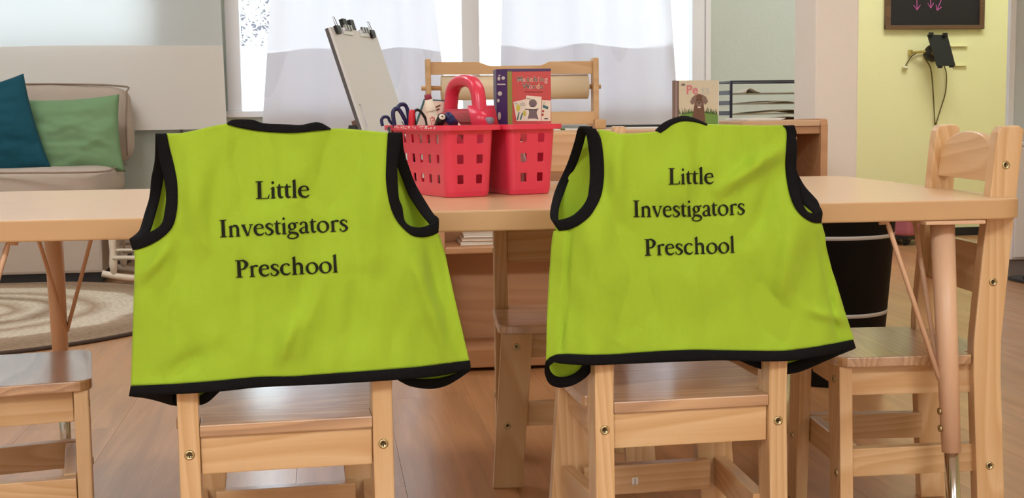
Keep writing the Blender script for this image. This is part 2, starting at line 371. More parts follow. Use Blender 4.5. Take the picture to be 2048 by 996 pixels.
# the strip of floor behind the lens
tag(rbox('floor_rear', XL, XR_, YB, -.6, -.012, -.001, floorM), kind='structure')
tag(rbox('ceiling', XL-.2, XR_+.2, YB-.2, YW+.2, CEIL, CEIL+.12, ceilM), kind='structure')
tag(rbox('wall_left', XL-.15, XL, YB, YW+.15, -.05, CEIL+.01, plaster), kind='structure')
tag(rbox('wall_right', XR_, XR_+.15, YB, YW+.15, -.05, CEIL+.01, yellowM), kind='structure')
tag(rbox('wall_front', XL, XR_, YB-.15, YB, -.05, CEIL+.01, whiteP), kind='structure')
def wx(px, py=150, yr=YW): return roomxy(on_wall(px, py, yr))[0]
def wz(px, py, yr=YW): return on_wall(px, py, yr).z
WT = 2.25
sill = wz(500, 222); x1, x2 = wx(462), wx(1398)
xa, xb = wx(-260), wx(330); highsill = wz(200, 92)
wallsegs = [(XL, xa, -.05, CEIL), (xa, xb, -.05, highsill), (xa, xb, WT, CEIL), (xb, x1, -.05, CEIL), (x1, x2, -.05, sill-.03), (x1, x2, WT, CEIL)]
xm = wx(1660)
bm = bmesh.new()
for a, b_, c, d in wallsegs: add_box(bm, RR((a+b_)/2, YW+.09, (c+d)/2), (b_-a, .18, d-c), RZ)
add_box(bm, RR((x2+xm)/2, YW+.09, CEIL/2), (xm-x2, .18, CEIL+.1), RZ)
tag(frombm('wall_back', bm, plaster), kind='structure')
tag(rbox('wall_back_right', xm, XR_, YW, YW+.18, -.05, CEIL, yellowM), kind='structure')
# main window
def window(name, xs0, xs1, z0, z1, bars, fw=.067):
    w = empty(name, RR((xs0+xs1)/2, YW+.06, z0)); tag(w, kind='structure')
    rbox('frame_bar', xs0, xs0+fw, YW-.012, YW+.10, z0, z1, whiteP, w, .004)
    rbox('frame_bar', xs1-fw, xs1, YW-.012, YW+.10, z0, z1, whiteP, w, .004)
    rbox('frame_bar', xs0, xs1, YW-.01, YW+.10, z1-fw, z1, whiteP, w, .004)
    for a, b2 in bars: rbox('mullion', a, b2, YW-.005, YW+.10, z0, z1-fw, whiteP, w, .004)
    ed = [xs0+fw]+[v for p in bars for v in p]+[xs1-fw]
    for a, b2 in zip(ed[::2], ed[1::2]): rbox('pane', a, b2, YW+.05, YW+.056, z0, z1-fw, glassM, w)
    return w
w1 = window('window_1', x1-.02, x2+.03, sill, WT, [(wx(925), wx(960))])
rbox('sill', x1-.05, x2+.05, YW-.03, YW+.12, sill-.03, sill, whiteP, w1, .004)
w2 = window('window_2', xa-.01, xb+.01, highsill, WT, [])
# sill apron / ledge under the window
tag(rbox('trim_1', x2+.03, x2+.055, YW-.02, YW+.01, sill-.2, WT, whiteP), kind='structure')
tag(rbox('baseboard_back', xm+.0, XR_, YW-.02, YW, 0, wz(1935, 454), baseB), kind='structure')
tag(rbox('baseboard_left', wx(250), wx(1300), YW-.015, YW, 0, .09, whiteP), kind='structure')
# fill lamps added on the ceiling, out of view
for x, y, e in FILLS:
    lf = empty('fill_panel', RR(x, y, CEIL), RA, 'added rectangular fill light panel above the room, out of view', 'fill light', 'added fill light panels')
    box('fill_frame', (0, 0, -.02), (1.24, .64, .04), whiteP, lf, bev=.004)
    box('fill_diffuser', (0, 0, -.043), (1.16, .56, .006), fillM, lf)
    l = bpy.data.lights.new('fill_light', 'AREA'); l.shape = 'RECTANGLE'; l.size = 1.2; l.size_y = .6; l.energy = e; l.color = FILLCOL
    o = bpy.data.objects.new('fill_light', l); COL.objects.link(o); o.parent = lf; o.location = (0, 0, -.06)
# portals guide the daylight sampling only; they give off nothing
for a, b_, c in ((x1, x2, sill), (xa, xb, highsill)):
    l = bpy.data.lights.new('daylight_portal', 'AREA'); l.shape = 'RECTANGLE'; l.size = b_-a; l.size_y = WT-c; l.cycles.is_portal = True
    o = bpy.data.objects.new('daylight_portal', l); COL.objects.link(o); o.location = RR((a+b_)/2, YW+.2, (WT+c)/2); o.rotation_euler = (radians(-90), 0, RA)
# pillar
pc = atZ(1630, 240, .60); px_, py_ = .0, .0
pn = atY(1630, 200, 3.92); prx, pry = roomxy(pn); pfar = roomxy(on_wall(1716, 200, pry))[0]
pil = rbox('pillar', prx, pfar, pry, pry+.18, -.01, CEIL+.02, pillarM, None, .006); tag(pil, kind='structure')
# door side on the right
dn = atY(2014, 200, 5.3); drx, dry = roomxy(dn); d2 = roomxy(on_wall(2026, 200, dry))[0]
tag(rbox('trim_2', drx, d2, dry-.012, dry+.012, 0, CEIL, whiteP, None, .003), kind='structure')
tag(rbox('wall_right_return', d2-.01, XR_, dry, dry+.03, -.02, CEIL, doorM), kind='structure')

# ---- outdoors
og = rbox('ground_outside', -14, 14, YW+.3, YW+22, -.3, .28, groundM); tag(og, kind='structure')
hb = empty('neighbour_building', on_wall(500, 60, YW+9).xy.to_3d()+Vector((0, 0, .28)), RA, 'pale lilac grey building wall outside beyond the shrub', 'building')
box('wall', (0, 0, 1.4), (2.2, .3, 2.8), houseM, hb)
box('roof', (0, -.1, 2.9), (2.5, 1.0, .2), whiteP, hb)
gw = rbox('garden_wall', -9, 9, YW+3.0, YW+3.2, .28, on_wall(500, 92, YW+3.0).z, gwallM, None, .01); tag(gw, 'low white garden wall outside the window', 'wall')
sh = empty('overexposed_shrub', on_wall(506, 120, YW+3.7).xy.to_3d()+Vector((0, 0, .28)), 0, 'shrub with leaves painted glare white outside the left pane of the window', 'shrub')
tube('stem', [(0, 0, 0), (.02, 0, .4), (0, .02, .9)], [.02, .015, .006], soilM, sh, 6)
bm = bmesh.new(); rs = random.Random(3)
for k in range(900):
    a = rs.uniform(0, 2*pi); r = .30*sqrt(rs.random()); z = rs.uniform(.45, 1.42); r *= 1.2-.9*(z-.45)/1.0
    M = Matrix.Translation((r*cos(a), r*sin(a), z)) @ Matrix.Rotation(rs.uniform(0, 6.28), 4, 'Z') @ Matrix.Rotation(rs.uniform(-1, 1), 4, 'X')
    L_, w_ = rs.uniform(.06, .11), .017
    vs = [bm.verts.new(M @ Vector(p)) for p in ((0, 0, 0), (w_, L_*.5, .003), (0, L_, 0), (-w_, L_*.5, .003))]; bm.faces.new(vs)
fo = frombm('foliage', bm, leafM, sh); tag(fo, kind='stuff')

# ================================================================== CURTAINS
def wavy(name, TL, TR, BL, BR, yr, mat, parent, zt=2.3, amp=.03, nf=5, seed=1, off=0, z_top_line=None, rows=14, colsn=140):
    """TL.. are room-x at top / bottom; z from bottom zb to zt"""
    (xl0, xr0), (xl1, xr1), zb, zt_ = TL, TR, BL, BR
    vs = []; fs = []; R = random.Random(seed); ph = [R.uniform(0, 6.28) for _ in range(4)]
    for j in range(rows+1):
        t = j/rows; z = zt_+(zb-zt_)*t
        for i in range(colsn+1):
            s = i/colsn; xl = xl0+(xl1-xl0)*t; xr = xr0+(xr1-xr0)*t
            x = xl+(xr-xl)*s
            d = amp*(sin(2*pi*nf*s+ph[0])*.6+sin(2*pi*nf*1.7*s+ph[1])*.3+sin(2*pi*nf*.43*s+ph[2]+t)*.4)*(1-.35*t)
            zz = z
            if z_top_line is not None and j == 0: zz = z+(.012 if amp > .02 else .002)*(sin(2*pi*nf*.6*s+ph[1]))
            vs.append(RR(x, yr+d+off, zz))
    for j in range(rows):
        for i in range(colsn):
            a = j*(colsn+1)+i; fs.append((a, a+1, a+colsn+2, a+colsn+1))
    return mesh(name, vs, fs, mat, parent, True, True)
def curtain(label, pxs_top, pxs_bot, pybot, pyhem, seed, nf, amp=.03, mat2=curtH, mat1=curtM):
    yr = YW-.10
    def X(px, py): return roomxy(on_wall(px, py, yr))[0]
    xl0, xr0 = X(pxs_top[0], 0), X(pxs_top[1], 0); xl1, xr1 = X(pxs_bot[0], pybot), X(pxs_bot[1], pybot)
    pm = (pxs_bot[0]+pxs_bot[1])/2
    zb = on_wall(pm, pybot, yr).z; zh = on_wall(pm, pyhem, yr).z; z0 = on_wall(pm, 0, yr).z
    k = (2.3-zb)/(z0-zb); tl, trr = xl1+(xl0-xl1)*k, xr1+(xr0-xr1)*k
    c = empty('curtain', RR((xl1+xr1)/2, yr, zb), RA, label, 'curtain')
    wavy('panel', (tl, trr), (xl1, xr1), zb, 2.3, yr, mat1, c, amp=amp, nf=nf, seed=seed)
    kh = (zh-zb)/(2.3-zb); hl, hr = xl1+(tl-xl1)*kh, xr1+(trr-xr1)*kh
    # folded-up deep hem behind; at left a front layer tinted for room light
    wavy('hem', (hl, hr), (xl1, xr1), zb, zh, yr, mat2, c, amp=amp, nf=nf, seed=seed, off=.006 if mat1 is curtM else -.006, z_top_line=1, rows=10)
curtain('broad flat pale curtain hanging behind the beige sofa', (-260, 441), (-300, 454), 263, 92, 4, 3, .012, mat1=curtL, mat2=curtB)
curtain('sheer white curtain behind the white easel board', (541, 869), (524, 900), 262, 100, 5, 3.2, .03)
curtain('sheer white curtain behind the paper roll holder and picture book', (1005, 1342), (1000, 1358), 250, 92, 9, 3.0, .035)
rod = empty('curtain_rod', RR(wx(600), YW-.10, 2.31), RA, 'white curtain rod above the window', 'curtain rod')
tube('rod', [RR(wx(-300), YW-.10, 2.31), RR(wx(1420), YW-.10, 2.31)], .012, whiteP, rod, 10, True)
for p in (-280, 470, 1400): rbox('bracket', wx(p)-.01, wx(p)+.01, YW-.11, YW+.0, 2.29, 2.33, whiteP, rod)
bk = on_wall(363, 263, YW-.01); tag(box('wall_clip', bk, (.012, .02, .02), plain('clip_grey', (120, 116, 108), .6), None, RZ), 'tiny grey clip on the wall under the left curtain', 'clip')

# ================================================================== CHAIRS
SW, A_, SD = .1335, .1160, .252
def curve_pts(f, n): return [f(i/n) for i in range(n+1)]
def make_chair():
    c = empty('child_chair')
    # seat: tongue between posts, ears beside them, rounded corners
    def arc(cx, cy, r, a0, a1, n=5): return [(cx+r*cos(radians(a0+(a1-a0)*i/n)), cy+r*sin(radians(a0+(a1-a0)*i/n))) for i in range(n+1)]
    b = A_-.0130
    pts = [(-b, 0), (b, 0), (b, .045)]+arc(SW-.006, .051, .006, -90, 0, 3)+arc(SW-.024, SD-.024, .024, 0, 90)+arc(-SW+.024, SD-.024, .024, 90, 180)+arc(-SW+.006, .051, .006, 180, 270, 3)+[(-b, .045)]
    prism('seat', pts, .0148, Matrix.Translation((0, 0, .2752)), seatM, c, .0018)
    # bent posts
    def rear(z): return -.016*(1-min(z, .29)/.29) if z < .29 else -.028*((z-.29)/.34)**1.1
    zs = [0, .1, .2, .26, .31, .38, .46, .54, .60]
    rearl = [(rear(z), z) for z in zs]; frontl = [(rear(z)+.0425-(0.002 if z > .5 else 0), z) for z in zs]
    topc = [(rear(.63)+.0405, .620), (rear(.63)+.034, .629), (rear(.63)+.008, .630), (rear(.63)+.0005, .624)]
    prof = rearl[::-1]+frontl+topc
    for s in (-1, 1):
        x0 = s*A_-.0125
        M = frame((x0, 0, 0), (0, 1, 0), (0, 0, 1))   # local x->y, y->z, z->x
        prism('post', prof, .025, M, pineZ, c, .0025)
        ps = [o for o in COL.objects if o.parent == c and o.name.startswith('post')][-1]
    # slats
    top = [(-b, .546), (b, .546), (b, .588)]+[(b*(1-2*t), .586+.035*sin(pi*t)**.55) for t in [k/12 for k in range(1, 12)]]+[(-b, .588)]
    for nm, pts2, z in (('top_slat', top, .58), ('lower_slat', [(-b, .376), (b, .376), (b, .451), (-b, .451)], .41)):
        ya = rear(z)+.012; tilt = .085
        M = Matrix.Translation((0, ya+.018, z)) @ Matrix.Rotation(tilt, 4, 'X') @ Matrix.Rotation(radians(90), 4, 'X') @ Matrix.Translation((0, -z, 0))
        prism(nm, pts2, .018, M, pineX, c, .002)
    # aprons, rails, stretchers
    box('apron', (0, .0145, .2515), (2*b, .019, .046), pineX, c, bev=.0015)
    box('apron', (0, SD-.036, .2515), (.15, .018, .046), pineX, c, bev=.0015)
    box('stretcher', (0, SD-.036, .1275), (.19, .018, .043), pineX, c, bev=.0015)
    for s in (-1, 1):
        for z, hgt, sp in ((.2515, .046, 0), (.1275, .043, .012)):
            p0 = Vector((s*(.104), .030, z)); p1 = Vector((s*(.104+sp), SD-.027, z)); d = p1-p0
            R = Matrix.Rotation(math.atan2(-d.x, d.y), 3, 'Z')
            box('side_rail' if z > .2 else 'side_stretcher', (p0+p1)/2, (.019, d.length, hgt), pineY, c, R, .0015)
        # splayed front leg
        q = [(s*.072, .2752), (s*.127, .2752), (s*.146, 0), (s*.094, 0)]
        if s < 0: q = q[::-1]
        M = frame((0, SD-.006, 0), (1, 0, 0), (0, 0, 1))
        prism('leg', q, .020, M, pineZ, c, .002)
    # screws
    def screw(P, N):
        N = Vector(N); M = Vector((0, 0, 1)).rotation_difference(N).to_matrix().to_4x4(); M.translation = Vector(P)
        bm = bmesh.new(); add_lathe(bm, [(.0062, -.001), (.0062, .0006), (.0054, .0014), (.0036, .0016), (.0034, .0006), (.001, .0004)], 16, M)
        s_ = frombm('screw', bm, screwM, c, True)
        bm = bmesh.new()
        for a in (0, 90):
            R = M @ Matrix.Rotation(radians(a), 4, 'Z'); add_box(bm, R @ Vector((0, 0, .0009)), (.0046, .0012, .0006), R.to_3x3())
        frombm('cross_slot', bm, darkM, s_)
    for s in (-1, 1):
        screw((s*A_, rear(.255)-.0003, .255), (0, -1, 0))
        for z in (.572, .398, .118): screw((s*(A_+.0128), rear(z)+.022, z), (s, 0, 0))
        for z, xx in ((.252, .1015), (.112, .119)): screw((s*xx, SD-.0058, z), (0, 1, 0))
    return c
chair = make_chair()
# the prism for legs extrudes towards +y or -y: normalise below
def put(o, X, Y, p, label):
    o.location = (X, Y, 0); o.rotation_euler = (0, 0, p); o['label'] = label; o['category'] = 'chair'; o['group'] = 'pine chairs around the table'
CH = {'L': (-.2755, 1.5695, .1896), 'R': (.2290, 1.667, .1737), 'E': (.722, 2.080, 1.640), 'M': (.0919, 2.5227, 3.204), 'S': (-.875, 1.883, -1.2617)}
LB = {'L': 'small pine chair in front carrying the left lime vest with wider hem', 'R': 'small pine chair in front carrying the right lime vest, letter J sticker on its stretcher',
      'E': 'small pine chair at the right end of the table with its whole back in view', 'M': 'small pine chair on the far side of the table behind the coral caddy',
      'S': 'small pine chair at the left edge of the picture, glossy seat, back out of view'}
for k in 'RMES': put(copy_tree(chair), *CH[k], LB[k])
put(chair, *CH['L'], LB['L'])
# ================================================================== TABLE
TH = .1235; tz = .525; tt = .029; TLn, TD = 1.640, .735
tc_ = Vector((.7538, 1.9086, 0)); tx = Vector((cos(TH), sin(TH), 0)); ty = Vector((-sin(TH), cos(TH), 0))
tab = empty('activity_table', tc_-tx*TLn/2+ty*TD/2, TH, 'long light wood laminate activity table with splayed adjustable legs', 'table')
bm = bmesh.new(); add_prism(bm, rrect(TLn, TD, .05, 8), tt); bm.transform(Matrix.Translation((0, 0, tz-tt)))
bmesh.ops.recalc_face_normals(bm, faces=bm.faces)
ed = [e for e in bm.edges if abs(e.verts[0].co.z-e.verts[1].co.z) < 1e-5 and abs(e.calc_length()) > 0]
bmesh.ops.bevel(bm, geom=ed, offset=.0025, segments=2, affect='EDGES', profile=.5)
top = frombm('tabletop', bm, [topM, topE], tab)
for p in top.data.polygons: p.material_index = 0 if abs(p.normal.z) > .9 else 1
def ht(z): return tz-tt
for sx in (-1, 1):
    for sy in (-1, 1):
        t0 = Vector((sx*(TLn/2-.118), sy*(TD/2-.037), tz-tt)); ft = Vector((sx*(TLn/2-.112), sy*(TD/2+.018), 0))
        def P(z): return t0+(ft-t0)*((tz-tt-z)/(tz-tt))
        lg = tube('leg', [P(tz-tt-.002), P(.155)], [.0178, .0138], legM, tab, 20)
        tube('leg_sleeve', [P(.17), P(.012), P(.0)], [.0103, .0103, .0085], chrome, lg, 16)
        box('mount_plate', t0+Vector((0, 0, -.003)), (.09, .09, .005), legM, lg, bev=.001)
        j = P(.262)+Vector((-sx*.014, 0, 0))
        for e in (Vector((-sx*.084, 0, 0)), Vector((sx*.010, -sy*.12, 0))):
            tp = t0+e+Vector((0, 0, -.004)); tube('brace', [tp+Vector((-sx*.012 if e.y == 0 else 0, 0, 0)), tp, tp+(j-tp)*.03, j], .0038, legM, lg, 8)
        for z in (.215, .19):
            lathe('screw', [(.0055, 0), (.005, .003), (.002, .0035)], screwM, lg, 12, Matrix.Translation(P(z)+Vector((-sx*.0145, 0, 0))) @ Matrix.Rotation(-sx*pi/2, 4, 'Y'))

# ================================================================== VESTS
def resample(pts, n):
    P = [Vector((p[0], p[1], 0)) for p in pts]; d = [0]
    for a, b in zip(P, P[1:]): d.append(d[-1]+(b-a).length)
    out = []; k = 0
    for i in range(n+1):
        t = d[-1]*i/n
        while k < len(d)-2 and d[k+1] < t: k += 1
        s = (t-d[k])/max(d[k+1]-d[k], 1e-9); q = P[k]+(P[k+1]-P[k])*min(max(s, 0), 1); out.append((q.x, q.y))
    return out
def smooth2(pts, n=6):
    return [(p.x, p.y) for p in crom([(a, b, 0) for a, b in pts], n)]
class Vest:
    def __init__(s, key, label, creases, side=.132):
        X, Y, p = CH[key]; s.C = Vector((X, Y, .29)); s.fwd = Vector((-sin(p), cos(p), 0)); s.rt = Vector((cos(p), sin(p), 0))
        s.G = s.fwd+Vector((0, 0, .085)); s.creases = creases; s.seed = 11 if key == 'L' else 31
        s.root = empty('safety_vest', (X, Y, .36), p, label, 'vest', 'lime vests over the chair backs')
    def pos(s, px, py, d=0, fold=1):
        dr = ray(px, py); k = -.0155
        t = (k-(CO-s.C).dot(s.G))/dr.dot(s.G); P = CO+dr*t
        xl = (P-s.C).dot(s.rt); dd = d
        if fold:
            dd += s.fold(px, py)*fold
            if abs(xl) > .125: dd += min(2.2*(abs(xl)-.125)**1.6, .03)
        t = (k+dd-(CO-s.C).dot(s.G))/dr.dot(s.G); return CO+dr*t
    def fold(s, px, py):
        v = .0085*noise.noise(Vector((px/95, py/170, s.seed)))+.0030*noise.noise(Vector((px/32, py/75, s.seed+5)))
        for x0, y0, x1, y1, w, a in s.creases:
            dx, dy = x1-x0, y1-y0; L2 = dx*dx+dy*dy; t = max(0, min(1, ((px-x0)*dx+(py-y0)*dy)/L2))
            q = ((px-x0-dx*t)**2+(py-y0-dy*t)**2)/(w*w)
            if q < 9: v += 2.3*a*math.exp(-q)*sin(pi*min(1, max(0, .12+.76*t)))
        return min(v, .0065) if v > 0 else max(v, -.022)
    def coons(s, name, T, R, B, L, nu, nv, d=0, fold=1, mat=None, dfun=None, thick=.0012, sm=True):
        T, B = resample(T, nu), resample(B, nu); L, R = resample(L, nv), resample(R, nv); vs = []; fs = []
        U = np.linspace(0, 1, nu+1)[None, :, None]; V = np.linspace(0, 1, nv+1)[:, None, None]
        T, R, B, L = (np.array(q) for q in (T, R, B, L))
        Q = (1-V)*T[None]+V*B[None]+(1-U)*L[:, None]+U*R[:, None]-((1-U)*(1-V)*T[0]+U*(1-V)*T[-1]+(1-U)*V*B[0]+U*V*B[-1])
        for _ in range(900): Q[1:-1, 1:-1] = .25*(Q[:-2, 1:-1]+Q[2:, 1:-1]+Q[1:-1, :-2]+Q[1:-1, 2:])
        for j in range(nv+1):
            for i in range(nu+1): vs.append(s.pos(float(Q[j, i, 0]), float(Q[j, i, 1]), d if dfun is None else dfun(i/nu, j/nv), fold))
        for j in range(nv):
            for i in range(nu):
                a = j*(nu+1)+i; fs.append((a, a+1, a+nu+2, a+nu+1))
        o = mesh(name, vs, fs, mat or lime, s.root, True, True)
        m = o.modifiers.new('t', 'SOLIDIFY'); m.thickness = thick; m.offset = 0
        return o
    def rib_geo(s, A, B, dA, dB, n=40, m=4, sm=True, vs=None, fs=None):
        A, B = (smooth2(A), smooth2(B)) if sm else (A, B)
        A, B = resample(A, n), resample(B, n); base = len(vs)
        for i in range(n+1):
            t = i/n; a = dA(t) if callable(dA) else dA; b = dB(t) if callable(dB) else dB
            for k in range(m+1):
                w = k/m; x = A[i][0]*(1-w)+B[i][0]*w; y = A[i][1]*(1-w)+B[i][1]*w
                vs.append(s.pos(x, y, a*(1-w)+b*w-.0008*sin(pi*w), 1))
        for i in range(n):
            for k in range(m):
                q = base+i*(m+1)+k; fs.append((q, q+1, q+m+2, q+m+1))
    def ribbons(s, name, items, mat=None, thick=.0022):
        vs, fs = [], []
        for it in items: s.rib_geo(*it, vs=vs, fs=fs)
        o = mesh(name, vs, fs, mat or blackF, s.root, True, True)
        m = o.modifiers.new('t', 'SOLIDIFY'); m.thickness = thick; m.offset = 0
        return o
    def wrap(s, name, E, d0, d1, sm=False, dy=0):
        vs, fs = [], []; P = resample(E, 40); m = 5
        for i, (x, y) in enumerate(P):
            for k in range(m+1):
                w = k/m; vs.append(s.pos(x, y-dy*sin(pi*w), d0*(1-w)+d1*w))
        for i in range(40):
            for k in range(m): q = i*(m+1)+k; fs.append((q, q+1, q+m+2, q+m+1))
        return mesh(name, vs, fs, lime, s.root, True, True)

# serif alphabet drawn with a broad pen: strokes (points, widths) in a 100-unit cap height
def ring(cx, cy, rx, ry, tk, tn, n=28):
    out = []
    pts = []; ws = []
    for i in range(n+1):
        a = 2*pi*i/n; pts.append((cx+(rx-tk*.4)*cos(a), cy+(ry-tn*.5)*sin(a))); ws.append(tn+(tk-tn)*abs(cos(a-.25))**1.5)
    return (pts, ws, 0)
def st(x, y0, y1, w): return ([(x, y0), (x, y1)], [w, w*.92], 0)
def sf(x0, x1, y): return ([(x0, y), (x1, y)], [4.6, 4.6], 0)
def flag(x, y, w): return ([(x-12, y-9), (x-w/2+3, y-4), (x+w/2-1, y+1)], [2, 6, 7], 0)
def cv(p, w): return (p, w, 1)
G = {
 'I': (42, [st(21, 2, 98, 16), sf(3, 39, 2), sf(3, 39, 98)]),
 'L': (68, [st(20, 2, 98, 16), sf(2, 38, 98), sf(2, 62, 2), ([(60, 1), (66, 24)], [7, 2], 0)]),
 'P': (66, [st(20, 2, 98, 16), sf(3, 37, 2), sf(2, 26, 98), cv([(22, 97), (42, 97), (58, 76), (46, 51), (24, 46)], [5, 9, 17, 9, 4])]),
 'i': (30, [st(15, 2, 62, 13), flag(15, 64, 13), sf(3, 27, 2), ([(9, 90), (21, 90)], [9, 9], 0), ([(11, 90), (19, 90)], [13, 13], 0)]),
 'l': (30, [st(15, 2, 100, 13), flag(15, 102, 13), sf(3, 27, 2)]),
 't': (35, [cv([(16, 82), (14, 60), (14, 20), (20, 5), (34, 8)], [3, 12, 13, 11, 3]), ([(1, 63), (35, 65)], [5.5, 5.5], 0)]),
 'e': (57, [cv([(49, 41), (45, 58), (30, 65), (13, 54), (9, 33), (15, 12), (31, 3), (44, 6), (54, 15)], [10, 8, 6, 11, 14, 12, 10, 7, 3]), ([(10, 41), (52, 42)], [4.5, 4.5], 0)]),
 'n': (70, [st(17, 2, 60, 13), flag(17, 63, 13), sf(4, 30, 2), cv([(20, 52), (33, 63), (46, 60), (52, 46), (52, 30)], [4, 9, 12, 13, 13]), st(52, 2, 32, 13), sf(39, 65, 2)]),
 'v': (60, [([(9, 65), (31, 0)], [14, 10], 0), ([(31, 0), (51, 65)], [5, 5], 0), sf(0, 22, 65), sf(40, 60, 65)]),
 's': (48, [cv([(40, 52), (33, 63), (20, 65), (10, 54), (17, 41), (32, 30), (39, 17), (28, 3), (14, 2), (5, 16)], [3, 5, 8, 11, 12, 12, 12, 8, 5, 3]), ([(41, 48), (40, 66)], [4, 2], 0), ([(4, 20), (5, 0)], [4, 2], 0)]),
 'g': (58, [ring(26, 44, 20, 21, 12, 5), cv([(40, 58), (48, 63), (57, 62)], [4, 6, 9]), cv([(20, 25), (10, 17), (14, 8), (38, 5), (52, -4), (50, -19), (30, -27), (10, -24), (3, -12), (16, 2)], [4, 6, 10, 12, 11, 8, 6, 6, 8, 6])]),
 'a': (55, [cv([(9, 50), (16, 62), (28, 65), (38, 58), (40, 42), (40, 12), (46, 3), (54, 8)], [11, 7, 6, 10, 13, 12, 9, 3]), cv([(40, 39), (20, 31), (9, 17), (16, 4), (30, 5), (40, 15)], [3, 6, 12, 10, 6, 3])]),
 'o': (66, [ring(33, 32, 30, 34, 13, 5.5)]),
 'r': (48, [st(17, 2, 60, 13), flag(17, 63, 13), sf(4, 31, 2), cv([(20, 50), (29, 62), (40, 63), (46, 58)], [4, 7, 10, 10])]),
 'c': (56, [cv([(49, 53), (42, 62), (30, 65), (14, 54), (9, 33), (15, 12), (31, 3), (43, 6), (53, 15)], [9, 8, 6, 11, 14, 12, 10, 7, 3])]),
 'h': (70, [st(17, 2, 100, 13), flag(17, 102, 13), sf(4, 30, 2), cv([(20, 52), (33, 63), (46, 60), (52, 46), (52, 30)], [4, 9, 12, 13, 13]), st(52, 2, 32, 13), sf(39, 65, 2)]),
}
def word_geo(word, track):
    x = 0; strips = []
    for ch in word:
        adv, strokes = G[ch]
        for pts, ws, cur in strokes:
            if cur:
                q = crom([(p[0], p[1], w) for p, w in zip(pts, ws)], 6); P = [(a.x, a.y) for a in q]; Wd = [a.z for a in q]
            else:
                P, Wd = [], []
                for (a, b), (w0, w1) in zip(zip(pts, pts[1:]), zip(ws, ws[1:])):
                    n = max(1, int(math.hypot(b[0]-a[0], b[1]-a[1])/12))
                    for k in range(n): P.append((a[0]+(b[0]-a[0])*k/n, a[1]+(b[1]-a[1])*k/n)); Wd.append(w0+(w1-w0)*k/n)
                P.append(pts[-1]); Wd.append(ws[-1])
            closed = len(P) > 8 and math.hypot(P[0][0]-P[-1][0], P[0][1]-P[-1][1]) < .01
            st_ = []
            for i, (a, w) in enumerate(zip(P, [q*1.12 for q in Wd])):
                p0 = P[i-1] if i > 0 else (P[-2] if closed else a); p1 = P[i+1] if i < len(P)-1 else (P[1] if closed else a)
                dx, dy = p1[0]-p0[0], p1[1]-p0[1]; l = math.hypot(dx, dy) or 1; nx, ny = -dy/l, dx/l
                st_.append(((x+a[0]+nx*w/2, a[1]+ny*w/2), (x+a[0]-nx*w/2, a[1]-ny*w/2)))
            strips.append(st_)
        x += adv+track
    return strips, x-track
def lettering(v, word, p0, p1, cap, bow=0):
    strips, wd = word_geo(word, .5); vs, fs = [], []; dx, dy = p1[0]-p0[0], p1[1]-p0[1]; l = math.hypot(dx, dy); ux, uy = dx/l, dy/l
    for s_ in strips:
        b0 = len(vs)
        for a, b in s_:
            for q in (a, b):
                t = q[0]/wd; X = p0[0]+dx*t+uy*q[1]*cap/100; Y = p0[1]+dy*t-ux*q[1]*cap/100+bow*sin(pi*t)
                vs.append(v.pos(X, Y, -.0023))
        for i in range(len(s_)-1): q = b0+2*i; fs.append((q, q+1, q+3, q+2))
    return mesh('lettering', vs, fs, ink, v.root, True)

# ---- left vest
vL = Vest('L', 'lime green vest with black binding on the left chair, hem sloping down to the left',
  [(590, 640, 560, 720, 14, -.004), (640, 560, 600, 700, 18, -.003), (700, 560, 720, 720, 26, .004), (820, 500, 900, 720, 16, -.005), (850, 480, 880, 620, 10, .003),
   (560, 330, 585, 700, 26, -.003), (360, 480, 300, 740, 26, .004), (330, 500, 280, 560, 12, -.004), (430, 700, 330, 750, 20, .003), (480, 270, 560, 420, 50, .006), (700, 280, 620, 420, 40, .005), (760, 300, 740, 520, 22, -.004), (380, 290, 400, 480, 24, -.004)])
T = [(333, 267.6), (360, 267.5), (390.6, 261.6), (420.7, 253.7), (455, 247.7), (485, 256), (524, 262), (566, 265), (597, 264.5), (627, 261.4), (661, 258), (681, 257.5), (711, 259.6), (741, 262.6), (776, 265.8)]
R = [(776.4, 265.8), (772.7, 332), (772.7, 366), (779, 405), (789, 433.5), (803, 453), (822.7, 470), (842.4, 474), (862, 471), (877, 466), (890.6, 509), (908.7, 593.5), (932.8, 696), (938.8, 722)]
B = [(262, 772), (338.5, 768.6), (415.8, 763.3), (514, 754.5), (591.6, 752.7), (697, 745), (837.7, 734), (938.8, 722)]
L = [(333, 267.6), (339.4, 298), (348.4, 334), (353.8, 364.5), (355, 400.7), (352, 430.8), (343.9, 455), (327.3, 473), (309.3, 485), (285, 495.5), (268, 500), (270, 520), (268.3, 581), (265.3, 672), (262, 772)]
vL.coons('back_panel', T, R, B, L, 150, 120)
bkL = [(333, 267.6), (339.4, 298), (348.4, 334), (353.8, 364.5), (355, 400.7), (352, 430.8), (343.9, 455), (327.3, 473), (309.3, 485), (285, 495.5), (266, 499.8)]
opL = [(312, 268), (317, 310), (327.3, 352.5), (331.8, 376.6), (332.7, 400.7), (329.7, 424.8), (325.8, 444.3), (315.3, 456.4), (297, 465.4), (279, 474.4), (259.6, 479)]
foL = [(310.8, 268), (309.3, 319.4), (303.2, 355.5), (299.6, 394.6), (289.7, 427.8), (285, 444.3), (277.6, 464), (259.6, 479)]
fiL = [(333, 268), (331, 310), (327.3, 352.5), (321.3, 388.6), (312.3, 421.8), (300, 462.4), (285, 480)]
hump = lambda m: (lambda t: .006+m*sin(pi*min(1, t*1.0)))
vL.ribbons('armhole_binding', [(bkL, opL, -.0018, -.0012), (foL, fiL, hump(.040), hump(.040))])
